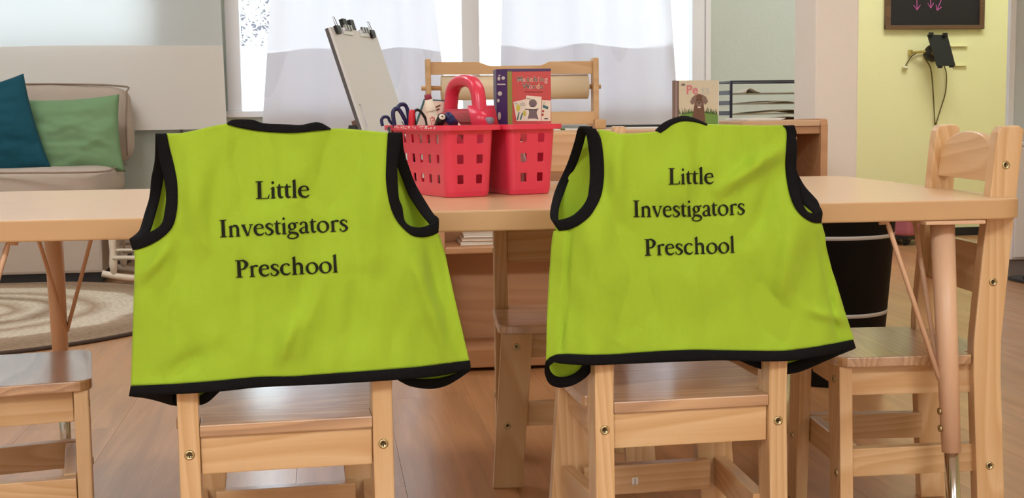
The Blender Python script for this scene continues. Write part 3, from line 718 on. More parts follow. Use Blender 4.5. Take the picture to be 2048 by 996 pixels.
bkR = [(776.4, 265.8), (772.7, 332), (772.7, 366), (779, 405), (789, 433.5), (803, 453), (822.7, 470), (842.4, 474), (862, 471), (876, 464.5)]
opR = [(803, 266), (799, 300), (794, 331), (794.6, 366), (796.9, 397), (803.6, 413.9), (808.7, 442), (822.7, 453), (842.4, 454.6), (860.7, 449), (876.5, 440)]
foR = [(804.5, 265.8), (807.3, 298.7), (817, 332.4), (831, 369), (848, 399.8), (867.7, 430.7), (876, 436), (876.7, 453), (875.5, 465)]
fiR = [(778, 266), (786, 300), (794, 331), (804.5, 357.7), (817, 388.6), (831, 411), (845.2, 430.7), (860.7, 449), (866, 462)]
vL.ribbons('armhole_binding', [(bkR, opR, -.0018, -.0012), (foR, fiR, hump(.040), hump(.040))])
vL.ribbons('neck_binding', [([(455, 247.6), (467, 240), (504.8, 240), (527, 247), (578.6, 249.4), (602.7, 250.6), (635.8, 244.9), (661, 258)], [(455, 249), (485, 256.5), (524, 262.5), (566.5, 265.5), (596.6, 265), (626.7, 262), (661, 259)], .001, -.0018)])
vL.ribbons('hem_binding', [(B[:-1]+[(940, 721)], [(258.3, 791.4), (345.5, 788), (437, 782.6), (521, 773.8), (626.8, 769), (742.8, 762.6), (795.6, 759), (873, 752), (942, 738)], -.0018, -.0018),
   ([(345.5, 783), (361, 795), (378, 798), (394.7, 795), (412, 784), (418, 776)], [(320, 800), (345.5, 809.7), (370, 812), (394.7, 810.8), (415.8, 803.7), (440, 782)], .052, .052),
   ([(260, 780), (300, 785), (345.5, 789)], [(258.5, 791), (300, 797), (345.5, 810)], .040, .050),
   ([(800, 755), (825, 757), (855, 758), (885, 755), (915, 745), (938, 730)], [(795.6, 759.8), (820, 772), (858.9, 777.4), (890.5, 771.4), (918.6, 756), (941, 740)], .050, .050)])
vL.coons('front_panel', [(316, 270), (380, 270), (460, 262)], [(460, 262), (450, 500), (432, 783)], [(266, 785), (310, 796), (363, 802), (400, 800), (432, 783)], [(316, 270), (312, 330), (296, 430), (280, 482), (272, 505), (272, 640), (266, 785)], 24, 40, .056)
vL.coons('front_panel', [(640, 262), (720, 266), (798, 268)], [(798, 268), (815, 340), (845, 405), (866, 440), (872, 470), (886, 520), (926, 700), (934, 733)], [(790, 752), (822, 765), (859, 768), (900, 760), (934, 733)], [(640, 262), (720, 500), (790, 752)], 24, 40, .056)
vL.wrap('shoulder', [(334, 268.5), (360, 268.5), (391, 262.5), (421, 254.7), (454, 248.7)], 0, .056, dy=2)
vL.wrap('shoulder', [(662, 259), (681, 258.5), (711, 260.6), (741, 263.6), (776, 266.8)], 0, .056, dy=2)
vL.wrap('side_gusset', [(269, 502), (270, 520), (268.3, 581), (265.3, 672), (262.5, 770)], 0, .056)
vL.wrap('side_gusset', [(877, 468), (890, 509), (908, 593.5), (932, 696), (938, 721)], 0, .056)
lettering(vL, 'Little', (511, 397.8), (620, 394.5), 35)
lettering(vL, 'Investigators', (439, 474.8), (697.5, 462), 34.6)
lettering(vL, 'Preschool', (471, 555.5), (677, 544.5), 34.6)

# ---- right vest
vR = Vest('R', 'lime green vest on the right chair, left armhole open, lower left corner looped',
  [(1395, 255, 1410, 420, 20, .0022), (1395, 300, 1330, 420, 40, -.003), (1560, 300, 1440, 380, 16, -.006), (1560, 340, 1500, 480, 20, .004), (1590, 440, 1560, 600, 22, -.005), (1140, 462, 1122, 700, 5, .004),
   (1640, 470, 1662, 600, 7, .004), (1662, 600, 1675, 680, 6, .004), (1400, 520, 1388, 690, 22, -.003), (1240, 280, 1230, 420, 18, -.004), (1300, 560, 1230, 680, 40, .004), (1520, 580, 1560, 680, 26, .004), (1620, 620, 1690, 640, 12, -.004), (1180, 300, 1270, 520, 30, .004)])
T = [(1196, 259), (1221, 263), (1238, 267.8), (1266.7, 267.8), (1311.7, 264), (1333, 257), (1345, 248), (1360, 242), (1375, 241), (1396, 244), (1414.5, 249), (1450, 249.6), (1511, 251.7), (1566, 251)]
R = [(1566, 251), (1573.9, 261), (1573.4, 290), (1571, 326.5), (1573, 355), (1579.4, 389), (1590, 415.7), (1604.7, 432.6), (1621.6, 443.4), (1636, 446.3), (1643, 447), (1650, 470), (1654.6, 512), (1671.5, 563), (1688, 619), (1705, 669.7), (1708, 680)]
B = [(1092, 722), (1103.8, 712), (1127.5, 708), (1181.4, 710), (1228.6, 709), (1313, 703), (1383.8, 699.8), (1481.6, 701.5), (1566, 702), (1633.4, 693.7), (1708, 680)]
L = [(1196, 259), (1201.4, 277.4), (1205.8, 306), (1207.9, 337.5), (1206.6, 366), (1201.4, 392), (1192, 413), (1177.9, 434), (1158, 449.7), (1140, 458), (1119, 461.5), (1107, 462), (1103.7, 480), (1098, 557), (1093.6, 641.6), (1092, 722)]
vR.coons('back_panel', T, R, B, L, 150, 120)
bkL = [(1192, 257.8), (1201.4, 277.4), (1205.8, 306), (1207.9, 337.5), (1206.6, 366), (1201.4, 392), (1192, 413), (1177.9, 434), (1158, 449.7), (1140, 458), (1119, 461.5)]
opL = [(1162, 253), (1172, 265.7), (1176, 288), (1179, 316.6), (1180, 345), (1178, 374), (1174, 397.5), (1161, 418), (1142.6, 432.7), (1116.5, 440), (1104, 440)]
foL = [(1162, 253.5), (1155.7, 257), (1149, 282.6), (1137.4, 319), (1124.4, 350.5), (1111, 382), (1103.5, 410.5), (1101, 431.4), (1104.8, 442), (1119, 461.5)]
fiL = [(1185, 254.5), (1173.4, 265.7), (1166, 290.5), (1154.4, 324.4), (1141.3, 353), (1127, 387), (1117.8, 413), (1116, 439), (1124, 452)]
vR.ribbons('armhole_binding', [(bkL, opL, -.0018, -.0012), (foL, fiL, hump(.045), hump(.045))])
bkR = [(1566, 251), (1573.9, 261), (1573.4, 290), (1571, 326.5), (1573, 355), (1579.4, 389), (1590, 415.7), (1604.7, 432.6), (1621.6, 443.4), (1636, 446.3), (1642, 445)]
opR = [(1588, 251), (1593, 290), (1592, 336), (1597, 375), (1601, 398), (1608, 415), (1616, 424.5), (1627, 426), (1643, 421)]
foR = [(1587.9, 251), (1592.7, 266), (1592, 302), (1591.5, 336), (1600, 357.8), (1612, 377), (1633.7, 401), (1638.5, 413), (1644, 425), (1642, 442)]
fiR = [(1570, 252), (1575, 290), (1580, 340), (1590, 370), (1602, 402), (1614.4, 414.5), (1626.5, 425.3), (1632, 440)]
vR.ribbons('armhole_binding', [(bkR, opR, -.0018, -.0012), (foR, fiR, hump(.030), hump(.030))])
vR.ribbons('neck_binding', [([(1310.5, 261.6), (1327, 246.5), (1351, 236), (1369, 233), (1384, 236), (1399.4, 242), (1414.5, 249)], [(1321, 266), (1333, 258), (1345, 249), (1360, 243), (1375, 242), (1396.4, 245), (1414.5, 250)], .003, -.0018)])
vR.ribbons('hem_binding', [([(1091, 727)]+B[1:-1]+[(1706, 679.6)], [(1097, 733), (1106, 724), (1127.5, 727.5), (1181.4, 730), (1228.6, 728.5), (1329.8, 724), (1447.9, 720), (1515, 722.4), (1566, 721.7), (1599.6, 719), (1655, 709), (1711, 695.4)], -.0018, -.0018),
   ([(1091.5, 722), (1089.7, 735), (1090.4, 751), (1100.5, 768), (1120.7, 774.7), (1147.7, 769.6), (1171.3, 754.4), (1183, 739), (1184, 724)], [(1104, 722), (1098, 734), (1107, 749.4), (1124, 754), (1144, 749.4), (1158, 740), (1168, 728)], lambda t: .002+.04*min(1, t*2.2), lambda t: .002+.04*min(1, t*2.2)),
   ([(1560, 733), (1599.6, 720), (1650, 707), (1708, 690)], [(1560, 750.5), (1599.6, 743.6), (1650, 722.4), (1711, 696.4)], .052, .045),
   ([(1470, 714), (1515, 716), (1566, 722)], [(1478, 720), (1515, 736), (1566, 750)], .052, .052)])
vR.coons('front_panel', [(1162, 258), (1230, 270), (1300, 268)], [(1300, 268), (1260, 500), (1175, 728)], [(1094, 728), (1104, 756), (1124, 762), (1148, 756), (1175, 728)], [(1162, 258), (1146, 310), (1112, 395), (1108, 440), (1112, 462), (1104, 560), (1094, 728)], 24, 40, .05)
vR.coons('front_panel', [(1414, 251), (1500, 254), (1584, 255)], [(1584, 255), (1588, 330), (1605, 375), (1632, 410), (1638, 440), (1648, 475), (1670, 565), (1704, 686)], [(1480, 716), (1530, 730), (1580, 738), (1650, 716), (1704, 686)], [(1414, 251), (1450, 500), (1480, 716)], 24, 40, .056)
vR.wrap('shoulder', [(1196, 260), (1221, 264), (1238, 268.8), (1266.7, 268.8), (1311, 265)], 0, .05, dy=2)
vR.wrap('shoulder', [(1415, 250), (1450, 250.6), (1511, 252.7), (1566, 252)], 0, .056, dy=2)
vR.wrap('side_gusset', [(1107, 463), (1103.7, 480), (1098, 557), (1093.6, 641.6), (1092, 720)], 0, .05)
vR.wrap('side_gusset', [(1643, 448), (1650, 470), (1654.6, 512), (1671.5, 563), (1688, 619), (1707, 679)], 0, .056)
lettering(vR, 'Little', (1336.5, 369), (1428.5, 367.5), 32.5)
lettering(vR, 'Investigators', (1266, 434), (1491, 428.5), 33, 2)
lettering(vR, 'Preschool', (1289, 511.5), (1470.5, 505.5), 33)
# letter tile on the right chair's front stretcher
rc = [o for o in COL.objects if o.get('label') == LB['R']][0]
Pj = Matrix.Translation(rc.location) @ rc.rotation_euler.to_matrix().to_4x4()
def text_obj(name, s, size, mat, parent, M, extrude=0, offset=0, align='CENTER', shear=0, space=1):
    c = bpy.data.curves.new(name, 'FONT'); c.body = s; c.size = size; c.align_x = align; c.offset = offset; c.shear = shear; c.space_character = space; c.resolution_u = 3
    t = bpy.data.objects.new(name, c); COL.objects.link(t); dg = bpy.context.evaluated_depsgraph_get(); dg.update()
    me = bpy.data.meshes.new_from_object(t.evaluated_get(dg)); bpy.data.objects.remove(t)
    me.transform(M); me.materials.clear()
    if len(me.polygons) == 0: return None
    return link(name, me, mat, parent)
def facing(P, nrm=(0, -1, 0), up=(0, 0, 1)):
    """matrix whose xy is a page seen from nrm"""
    n = Vector(nrm).normalized(); u = Vector(up); u = (u-n*u.dot(n)).normalized(); x = u.cross(n); P = Vector(P)
    return Matrix(((x.x, u.x, n.x, P.x), (x.y, u.y, n.y, P.y), (x.z, u.z, n.z, P.z), (0, 0, 0, 1)))
# J tile
pj = box('letter_tile', (0, SD-.0457, .128), (.0095, .0012, .0105), paperW, rc); tag(pj, 'tiny white paper tile with the letter J')
lj = Pj.inverted() @ on_plane(1270, 962, Pj @ Vector((0, SD-.046, 0)), Pj.to_3x3() @ Vector((0, 1, 0)))
pj.location = (lj.x, 0, lj.z-.128)
text_obj('letter', 'J', .009, ink, pj, facing((0, SD-.0466, .125)))

# ================================================================== CORAL CADDY
# frame: a along the short side (right), b along the long side (away)
P0 = atZ(893, 397, tz); al = radians(27)
ca = Vector((cos(al), sin(al), 0)); cb = Vector((-sin(al), cos(al), 0))
cad = empty('storage_caddy', (P0.x, P0.y, tz+.0005), al, 'coral plastic two-tub carry caddy with square holes and arched handle', 'caddy')
CHT = .112
def tub(x0, x1, y0, y1, holes_front, holes_left, mat):
    """tapered open tub, rounded corners, real square holes"""
    n = 5; r = .014; vs = []; per = []
    w, l = x1-x0, y1-y0
    # perimeter parameter list: (side, s) with s in metres along the straight part
    cols_f, cols_l = holes_front, holes_left
    def side_pts(a, b, cols):
        # returns break positions along side a->b (length L) with hole flags
        Lx = b-a; br = [(0, 0)]
        hw = .0115; pitch = cols[1]; n_ = cols[0]; st0 = cols[2]
        pos = 0
        for k in range(n_):
            c0 = st0+k*pitch
            br.append((c0-hw/2, 0)); br.append((c0+hw/2, 1))
        br.append((Lx, 0)); return br   # flag on the segment ENDING at this break
    path = []; flags = []
    W_, L_ = w-2*r, l-2*r
    def corner(cx, cy, a0):
        for i in range(1, n+1):
            a = radians(a0+90*i/n); path.append((cx+r*cos(a), cy+r*sin(a))); flags.append(0)
    path.append((x0+r, y0)); flags.append(0)
    for p, f in side_pts(0, W_, cols_f)[1:]: path.append((x0+r+p, y0)); flags.append(f)
    corner(x1-r, y0+r, -90)
    for p, f in side_pts(0, L_, (0, 0, 0))[1:]: path.append((x1, y0+r+p)); flags.append(f)
    corner(x1-r, y1-r, 0)
    for p, f in side_pts(0, W_, cols_f)[1:]: path.append((x1-r-p, y1)); flags.append(f)
    corner(x0+r, y1-r, 90)
    for p, f in side_pts(0, L_, cols_l)[1:]: path.append((x0, y1-r-p)); flags.append(f)
    corner(x0+r, y0+r, 180)
    path = path[:-1]; last = flags[-1]; flags = flags[:-1]; flags[0] = last
    zs = [0, .008, .021, .035, .053, .067, .085, .099, CHT]; hz = {2: 1, 4: 1, 6: 1}
    cx, cy = (x0+x1)/2, (y0+y1)/2; bm = bmesh.new(); rows = []
    for z in zs:
        k = .86+.14*(z/CHT); k -= .03 if z == 0 else 0
        kx = 1-(1-k)*.9; ky = 1-(1-k)*.45
        rows.append([bm.verts.new((cx+(p[0]-cx)*kx, cy+(p[1]-cy)*ky, z)) for p in path])
    m = len(path)
    for j in range(len(zs)-1):
        for i in range(m):
            if flags[(i+1) % m] and j in hz: continue
            bm.faces.new((rows[j][i], rows[j][(i+1) % m], rows[j+1][(i+1) % m], rows[j+1][i]))
    bm.faces.new(rows[0][::-1])
    o = frombm('tub', bm, mat, cad); md = o.modifiers.new('t', 'SOLIDIFY'); md.thickness = .0024; md.offset = -1
    bv = o.modifiers.new('b', 'BEVEL'); bv.width = .0006; bv.segments = 1; bv.limit_method = 'ANGLE'
    return o
TW, TLn2 = .088, .235
GAPX = TW+.024
tub(0, TW, 0, TLn2, (2, .036, .012), (6, .034, .016), redP)
tub(GAPX, GAPX+TW, 0, TLn2, (2, .033, .013), (0, 0, 0), redP)
# rim: rounded frame around both tubs
def ringmesh(name, outer, inner, z0, z1, mat, parent):
    n = len(outer); vs = [(p[0], p[1], z) for z in (z1, z0) for p in outer]+[(p[0], p[1], z) for z in (z1, z1-.003) for p in inner]
    fs = []
    for i in range(n):
        k = (i+1) % n; fs += [(i, k, n+k, n+i), (i, 2*n+i, 2*n+k, k), (2*n+i, 3*n+i, 3*n+k, 2*n+k), (n+i, n+k, 3*n+k, 3*n+i)]
    o = mesh(name, vs, fs, mat, parent); shade_auto(o, 50); return o
cxm = (GAPX+TW)/2; wt = GAPX+TW
for x0 in (0, GAPX):
    o_ = rrect(TW+.022, TLn2+.022, .02, 5, x0+TW/2, TLn2/2); i_ = rrect(TW-.003, TLn2-.003, .014, 5, x0+TW/2, TLn2/2)
    ringmesh('rim', o_, i_, CHT-.006, CHT+.002, redP, cad)
# bridge between the tubs carrying the arched handle
box('bridge', (cxm, TLn2/2, CHT-.001), (.030, TLn2*.94, .006), redP, cad, bev=.002)
HY = .132
bm = bmesh.new()
add_prism(bm, [(-.080, 0), (.080, 0), (.066, .028), (-.066, .028)], .036); bm.transform(Matrix.Translation((cxm-.022, HY, CHT)) @ frame((0, 0, 0), (0, 1, 0), (0, 0, 1)))
bmesh.ops.bevel(bm, geom=bm.edges[:], offset=.006, segments=3, affect='EDGES')
o = frombm('handle_base', bm, redP, cad, True)
hp = [(cxm-.004, HY+y, CHT+z) for y, z in ((-.058, .022), (-.055, .040), (-.049, .058), (-.032, .071), (0, .0755), (.032, .071), (.049, .058), (.055, .040), (.058, .022))]
q = crom(hp, 5); bm = bmesh.new(); prev = None
for i, p in enumerate(q):
    t = (q[min(i+1, len(q)-1)]-q[max(i-1, 0)]).normalized(); X_ = Vector((1, 0, 0)); N_ = t.cross(X_)
    rg = [bm.verts.new(p+X_*(a*.0115)+N_*(b*.0100)) for a, b in rrect(2, 2, .75, 3)]
    if prev:
        for k in range(len(rg)): bm.faces.new((prev[k], prev[(k+1) % len(rg)], rg[(k+1) % len(rg)], rg[k]))
    else: bm.faces.new(rg)
    prev = rg
bm.faces.new(prev[::-1]); frombm('handle', bm, redP, cad, True)
def CP(x, y, z): return Vector((P0.x, P0.y, tz))+ca*x+cb*y+Vector((0, 0, z))
# worn white sticker lines along the left rim
rs = random.Random(5); bm = bmesh.new()
for k in range(26):
    y = .015+.17*rs.random(); add_box(bm, (-.0112, y, CHT-.001+rs.uniform(-.002, .0015)), (.0006, rs.uniform(.002, .008), rs.uniform(.0008, .002)))
frombm('worn_label', bm, paperW, cad)

# ---- things in the caddy
def at_cad(px, py, y):  # on plane b=y
    return on_plane(px, py, CP(0, y, 0), cb)
def loop_handle(name, label, pts, yb, mat, r=.0042, blade=None):
    P = [at_cad(a, b, yb) for a, b in pts]
    base = at_cad(pts[0][0], 300, yb)
    e = empty(name, (P[0].x, P[0].y, tz+.03), 0, label, 'scissors', 'scissors in the caddy')
    tube('handle_loop', crom(P, 6), r, mat, e, 10, True)
    b0 = (P[0]+P[-1])/2; 
    tube('blade', [b0+Vector((0, 0, -.002)), b0+Vector((.028, -.006, -.07))], [.0045, .002], greyS, e, 6, True)
    return e
loop_handle('scissors', 'small navy scissor loop, lowest and leftmost over the caddy rim', [(765, 252), (763, 240), (768, 234), (776, 235), (780, 243), (790, 252)], .205, navyP, .0028)
loop_handle('scissors', 'navy scissors with tall narrow handle loop beside the red handle', [(790, 256), (786, 230), (788, 220), (794, 217), (800, 222), (808, 236), (815, 254)], .19, navyP, .0036)
loop_handle('scissors', 'navy scissors whose round loop rises highest at the left of the caddy', [(796, 222), (796, 214), (802, 209), (810, 210), (815, 220), (817, 236), (818, 254)], .20, navyP, .0034)
loop_handle('scissors', 'scissors with thin black arched handle in front of the teal edged card', [(831, 254), (829, 240), (828, 226), (833, 220), (840, 222), (848, 232), (853, 244), (853, 256)], .155, blackP, .0024)
p = at_cad(823, 256, .15); q_ = at_cad(824, 219, .15)
rh = empty('scissors', (p.x, p.y, tz+.03), 0, 'scissors with a solid bright red rounded handle', 'scissors', 'scissors in the caddy')
tube('handle', [p+Vector((.004, 0, -.03)), p, p*.3+q_*.7, q_*.97+p*.03, q_], [.0048, .0052, .0055, .0048, .0015], redC, rh, 14, True)
tube('blade', [p+Vector((0, 0, -.03)), p+Vector((.014, .003, -.075))], [.0045, .002], greyS, rh, 6, True)
# marker
p = at_cad(870, 262, .085); q_ = at_cad(857, 199, .085); d_ = (q_-p).normalized()
mk = empty('marker_pen', (p.x, p.y, tz+.03), 0, 'thick white marker pen with dark red end and red lettering on its barrel', 'marker')
tube('barrel', [p-d_*.035, p-d_*.0, q_-(q_-p)*.25, q_], [.0100, .0100, .0088, .0062], cardW, mk, 18, True)
tube('end_cap', [q_-d_*.001, q_+d_*.0085], [.0060, .0054], plain('maroon_cap', (150, 46, 70), .5), mk, 16, True)
vd = (CO-p); vd = (vd-d_*vd.dot(d_)).normalized(); side = d_.cross(vd)
mid = p+(q_-p)*.22
MM = frame(mid+vd*.0101, d_, vd.cross(d_))
# red outlined oblong with lettering running up the barrel
ol = [(a, b) for a, b in rrect(.026, .0074, .0034, 4)]; il = [(a, b) for a, b in rrect(.0242, .0058, .0027, 4)]
vs = [MM @ Vector((a, b, 0)) for a, b in ol]+[MM @ Vector((a, b, 0)) for a, b in il]; n = len(ol)
mesh('label_outline', vs, [(i, (i+1) % n, n+(i+1) % n, n+i) for i in range(n)], redC, mk, True)
o = text_obj('barrel_lettering', 'CRAYOLA', .0056, redC, mk, Matrix()); o.data.transform(mw(mk).inverted() @ MM @ Matrix.Translation((0, -.0020, .0002)))
M2 = frame(p+(q_-p)*.66+vd*.0093, d_.cross(vd)*-1 if False else side*-1, d_)
o = text_obj('small_lettering', 'washable', .0042, brownF, mk, Matrix()); o.data.transform(mw(mk).inverted() @ frame(p+(q_-p)*.62+vd*.0098, vd.cross(d_)*-1, d_))
# teal edged card behind
c0 = [at_cad(*v_  , .20) for v_ in ((826, 262), (848, 198), (912, 201), (914, 262))]
cd = empty('picture_card', (c0[0].x, c0[0].y, tz+.03), 0, 'cream card with dark teal edge standing behind the marker pen', 'card')
def sheet(name, P, th, mat, parent, lift=0.0):
    nn = (P[1]-P[0]).cross(P[2]-P[0]).normalized()
    if nn.dot(CO-P[0]) < 0: nn = -nn
    vs = [v+nn*lift for v in P]+[v+nn*(lift-th) for v in P]; m = len(P)
    fs = [tuple(range(m)), tuple(range(2*m-1, m-1, -1))]+[(i, (i+1) % m, m+(i+1) % m, m+i) for i in range(m)]
    return mesh(name, vs, fs, mat, parent, True)
sheet('card', c0, .0015, tealT, cd)
c1 = [at_cad(*v_  , .20) for v_ in ((830, 262), (850.5, 201), (910, 204), (912, 262))]; sheet('inner_panel', c1, .0004, cardW, cd, .0006)
for a_, b_ in (((868, 214), (880, 209)), ((870, 220), (878, 216))):
    P = [at_cad(x, y  , .20) for x, y in ((a_[0], a_[1]), (b_[0], b_[1]), (b_[0]+1, b_[1]+3), (a_[0]+2, a_[1]+3))]; sheet('printed_mark', P, .0002, brownF, cd, .001)
# two capped pens, ends towards us
for (px, py, m1, m2, lb, rr) in ((884, 234, blackP, cardW, 'pen with black cap and white end lying on the caddy base', .0072), (896, 233.5, blueP, navyP, 'pen with blue ringed cap end beside the black capped pen', .0080)):
    a = at_cad(px, py, .03); e = empty('marker_pen', (a.x, a.y, a.z), 0, lb, 'marker')
    dd = (Vector((-.25, .75, -.5))).normalized() if px < 890 else Vector((.25, .9, -.35)).normalized()
    tube('cap', [a, a+dd*.03], rr, m1, e, 16, True); tube('barrel', [a+dd*.03, a+dd*.10], rr*.85, cardW, e, 14, True)
    tube('end_disc', [a-dd*.0012, a+dd*.001], [rr*.72, rr*.72], m2, e, 14, True)
    if px < 890: tube('dot', [a-dd*.0018, a], .0014, blackT, e, 8, True)
# crayons and pens inside the tubs, seen through the holes
rs = random.Random(12); mats = [cardW, paperW, blackP, cardW, navyP, greyS, paperW, pinkT]
for k in range(13):
    tx0 = (.016 if k < 9 else GAPX+.018)+rs.random()*.05; y0 = .02+rs.random()*.16
    a = CP(tx0, y0, .006); b_ = CP(tx0+rs.uniform(-.018, .018), min(.185, max(.02, y0+rs.uniform(-.03, .03))), .10)
    e = empty('pencil', (a.x, a.y, a.z), 0, 'pen or crayon standing inside the caddy behind its square holes', 'pen', 'pens inside the caddy')
    tube('barrel', [a, a+(b_-a)*.85], .0036, mats[k % 8], e, 8, True); tube('tip', [a+(b_-a)*.85, b_], [.0034, .001], mats[(k+3) % 8], e, 8, True)
# grey knob on the rim at the middle
a = at_cad(978, 240, .06); tag(lathe('pencil_sharpener', [(.004, -.008), (.0085, -.006), (.0085, .002), (.006, .0045), (0.001, .005)], plain('grey_cap', (132, 132, 146), .5), None, 14, Matrix.Translation(a)), 'grey round cap poking above the caddy rim in the middle', 'cap')

# game box standing in the right tub
bt = empty('game_box', CP(GAPX+.02, .075, .0), .30, 'red game box titled Matching Words with purple spine standing in the caddy', 'game box')
bw, bd_, bh = .0655, .036, .118
bz0 = .055
# build in plane coords fitted to the photograph
TLp = at_cad(1014, 139, .085); 
bt.location = (TLp.x, TLp.y, tz+bz0); bt.rotation_euler = (0, 0, .13)
zt = TLp.z-(tz+bz0); 
fr_w = .0655
IB = mw(bt)
def bpx(px, py): return IB.inverted() @ on_plane(px, py, IB @ Vector((0, 0, 0)), IB.to_3x3() @ Vector((0, 1, 0)))
xr = bpx(1102, 180).x; zt = bpx(1060, 137.5).z; xs = .0
box('carton', (xr/2, .0215, zt/2), (xr, .043, zt), boxR, bt, bev=.0006)
# purple spine folds back to the left
sp = Matrix.Rotation(0, 3, 'Z')
pl = bpx(994.5, 180).x
prism('spine', [(0, 0), (0, .043), (pl, .043+.012), (pl, .012)], zt, Matrix(), boxP, bt)
box('top_band', (xr/2, -.0004, zt-.0022), (xr, .0006, .0044), boxP, bt)
gx = bpx(1015, 180).x; gx2 = bpx(1024, 180).x
box('olive_stripe', ((gx+gx2)/2, -.0005, zt/2-.002), (gx2-gx, .0006, zt-.0045), boxG, bt)
def flat(name, pxs, mat, parent, f, y=-.0008, W_=None):
    P = [f(*p) for p in pxs]; vs = [(p.x, y, p.z) for p in P]; return mesh(name, vs, [tuple(range(len(vs)))], mat, parent)
def ell(cx, cy, rx, ry, n=20, a0=0): return [(cx+rx*cos(2*pi*i/n)*cos(a0)-ry*sin(2*pi*i/n)*sin(a0), cy+rx*cos(2*pi*i/n)*sin(a0)+ry*sin(2*pi*i/n)*cos(a0)) for i in range(n)]
flat('printed_card', [(1026.5, 204), (1052, 198), (1054, 242), (1033, 242)], cardW, bt, bpx, -.0009)
flat('printed_card', [(1084, 200), (1101.5, 201), (1101, 242), (1083, 242)], cardW, bt, bpx, -.0009)
flat('printed_card', [(1052, 191), (1083, 193.5), (1082, 242), (1053, 242)], plain('card2', (244, 232, 216), .7), bt, bpx, -.0011)
for sh_, mt in ((ell(1036, 216, 4, 7), yellowPr), (ell(1049, 227, 3, 6), yellowPr), ([(1037, 224), (1039, 225), (1036, 240), (1033, 239)], tealT), ([(1044, 225), (1046, 226), (1042, 240), (1039, 239)], tealT), (ell(1045, 209, 6, 4), greyT),
               ([(1086, 209), (1097, 214), (1095, 219), (1085, 215)], tealT), (ell(1086, 222.5, 2.4, 2.4), redPr), (ell(1085, 229.5, 2.4, 2.6), redPr), (ell(1092, 237.5, 4.5, 1.2), blackT)):
    flat('print', sh_, mt, bt, bpx, -.0011)
for sh_, mt in ((ell(1065.5, 206.5, 8, 8), greyPr), ([(1057, 219), (1075, 219), (1073, 226), (1077, 239), (1071, 237), (1060, 237), (1055, 238), (1058, 226)], greyPr), ([(1050, 217.5), (1068, 218.5), (1077, 217), (1077, 218.5), (1068, 220), (1050, 219)], blackT), ([(1060, 212), (1070, 211), (1068, 214), (1061, 214)], blackT)):
    flat('print', sh_, mt, bt, bpx, -.0013)
def btxt(name, s, px, py, h, mat, off=0, y=-.0012, align='LEFT', sp_=1):
    P = bpx(px, py); sc = (bpx(px, py-h).z-P.z); return text_obj(name, s, sc/.73, mat, bt, facing((P.x, y, P.z)), 0, off, align, 0, sp_)
tit = {'M': blackT, 'a': pinkT, 't': blackT, 'c': orangeT, 'h': blackT, 'i': redC, 'n': blackT, 'g': pinkT}
for ln, x0, y0, cols in (('Matching', 1034, 163.5, [blackT, pinkT, blackT, orangeT, blackT, redC, blackT, pinkT]), ('Words', 1045, 177.2, [blackT, pinkT, blackT, orangeT, blackT])):
    adv = {'M': 11.6, 'a': 8.2, 't': 6, 'c': 8, 'h': 8.6, 'i': 4.6, 'n': 8.6, 'g': 8.6, 'W': 12.4, 'o': 8.6, 'r': 6.4, 'd': 8.6, 's': 8}; x = x0; hh = 10.8
    for ch, mc in zip(ln, cols):
        k = 1.0
        btxt('title_outline', ch, x, y0, hh, cardW, .0004, -.0012); btxt('title_letter', ch, x, y0, hh, mc, 0, -.0015); x += adv[ch]*.985
btxt('subtitle', '30 word-pair puzzles', 1067, 185, 3.2, plain('subtitle_ink', (110, 36, 40), .6), 0, -.0010, 'CENTER')
btxt('card_word', 'Dog', 1053.6, 198.5, 3, blackT, .00005, -.0014); btxt('card_word', 'bath', 1028.5, 208.5, 2.6, blackT, 0, -.0012); btxt('card_word', 'car', 1086, 206.5, 2.6, blackT, 0, -.0012)
# pale shapes on the spine
def spx(px, py): 
    P = bpx(px, py); return P
for sh_ in (ell(1007, 156, 3.2, 3.4), ell(999, 157, 2.6, 4), [(996, 167), (1011, 167.5), (1011, 170), (996, 169.5)], ell(1001, 187, 4, 4.4), ell(998, 201, 2.2, 3.4), ell(1000, 232, 3, 8), ell(1000, 150.5, 2.2, 1.2)):
    P = [bpx(*p) for p in sh_]; vs = [(p.x, .012*(p.x/pl)-.0008, p.z) for p in P]; mesh('spine_print', vs, [tuple(range(len(vs)))], greyT, bt)
a = IB @ Vector((.045, -.004, .0)); 

# ================================================================== LOW SHELVES AND WHAT STANDS ON THEM
def rpt(px, py, yr): return roomxy(on_wall(px, py, yr))
fA = atZ(950, 742, 0); yA = roomxy(fA)[1]
axl, axr = rpt(874, 400, yA)[0], rpt(1484, 400, yA)[0]; zA = on_wall(1112, 261, yA).z; DA = .36
A = empty('toy_shelf', RR((axl+axr)/2, yA, 0), RA, 'long low birch shelf unit behind the table under the paper roll holder', 'shelf unit')
rbox('top_board', axl-.01, axr, yA-.005, yA+DA, zA-.020, zA, shelfL, A, .004)
for a_, b_ in ((axl, axl+.018), (axr-.02, axr-.002)): rbox('side_panel', a_, b_, yA, yA+DA-.005, .03, zA-.02, shelfM, A, .002)
rbox('back_panel', axl+.018, axr-.02, yA+.16, yA+.172, .03, zA-.02, shelfM, A)
zl = on_wall(950, 493, yA).z; zb_ = on_wall(950, 697, yA).z
rbox('middle_shelf', axl+.018, axr-.02, yA-.004, yA+.16, zl-.018, zl, shelfM, A, .004)
rbox('bottom_shelf', axl, axr-.002, yA-.006, yA+.16, zb_-.050, zb_, shelfM, A, .004)
for x_ in (axl+.05, axr-.06): rbox('foot', x_-.03, x_+.03, yA+.03, yA+.12, 0, zb_-.05, baseB, A)  # black feet stand for the recess shadow under the shelf
rbox('foot', axl+.03, axr-.03, yA+.20, yA+.24, 0, .06, baseB, A)  # black strip carries on the painted recess shadow
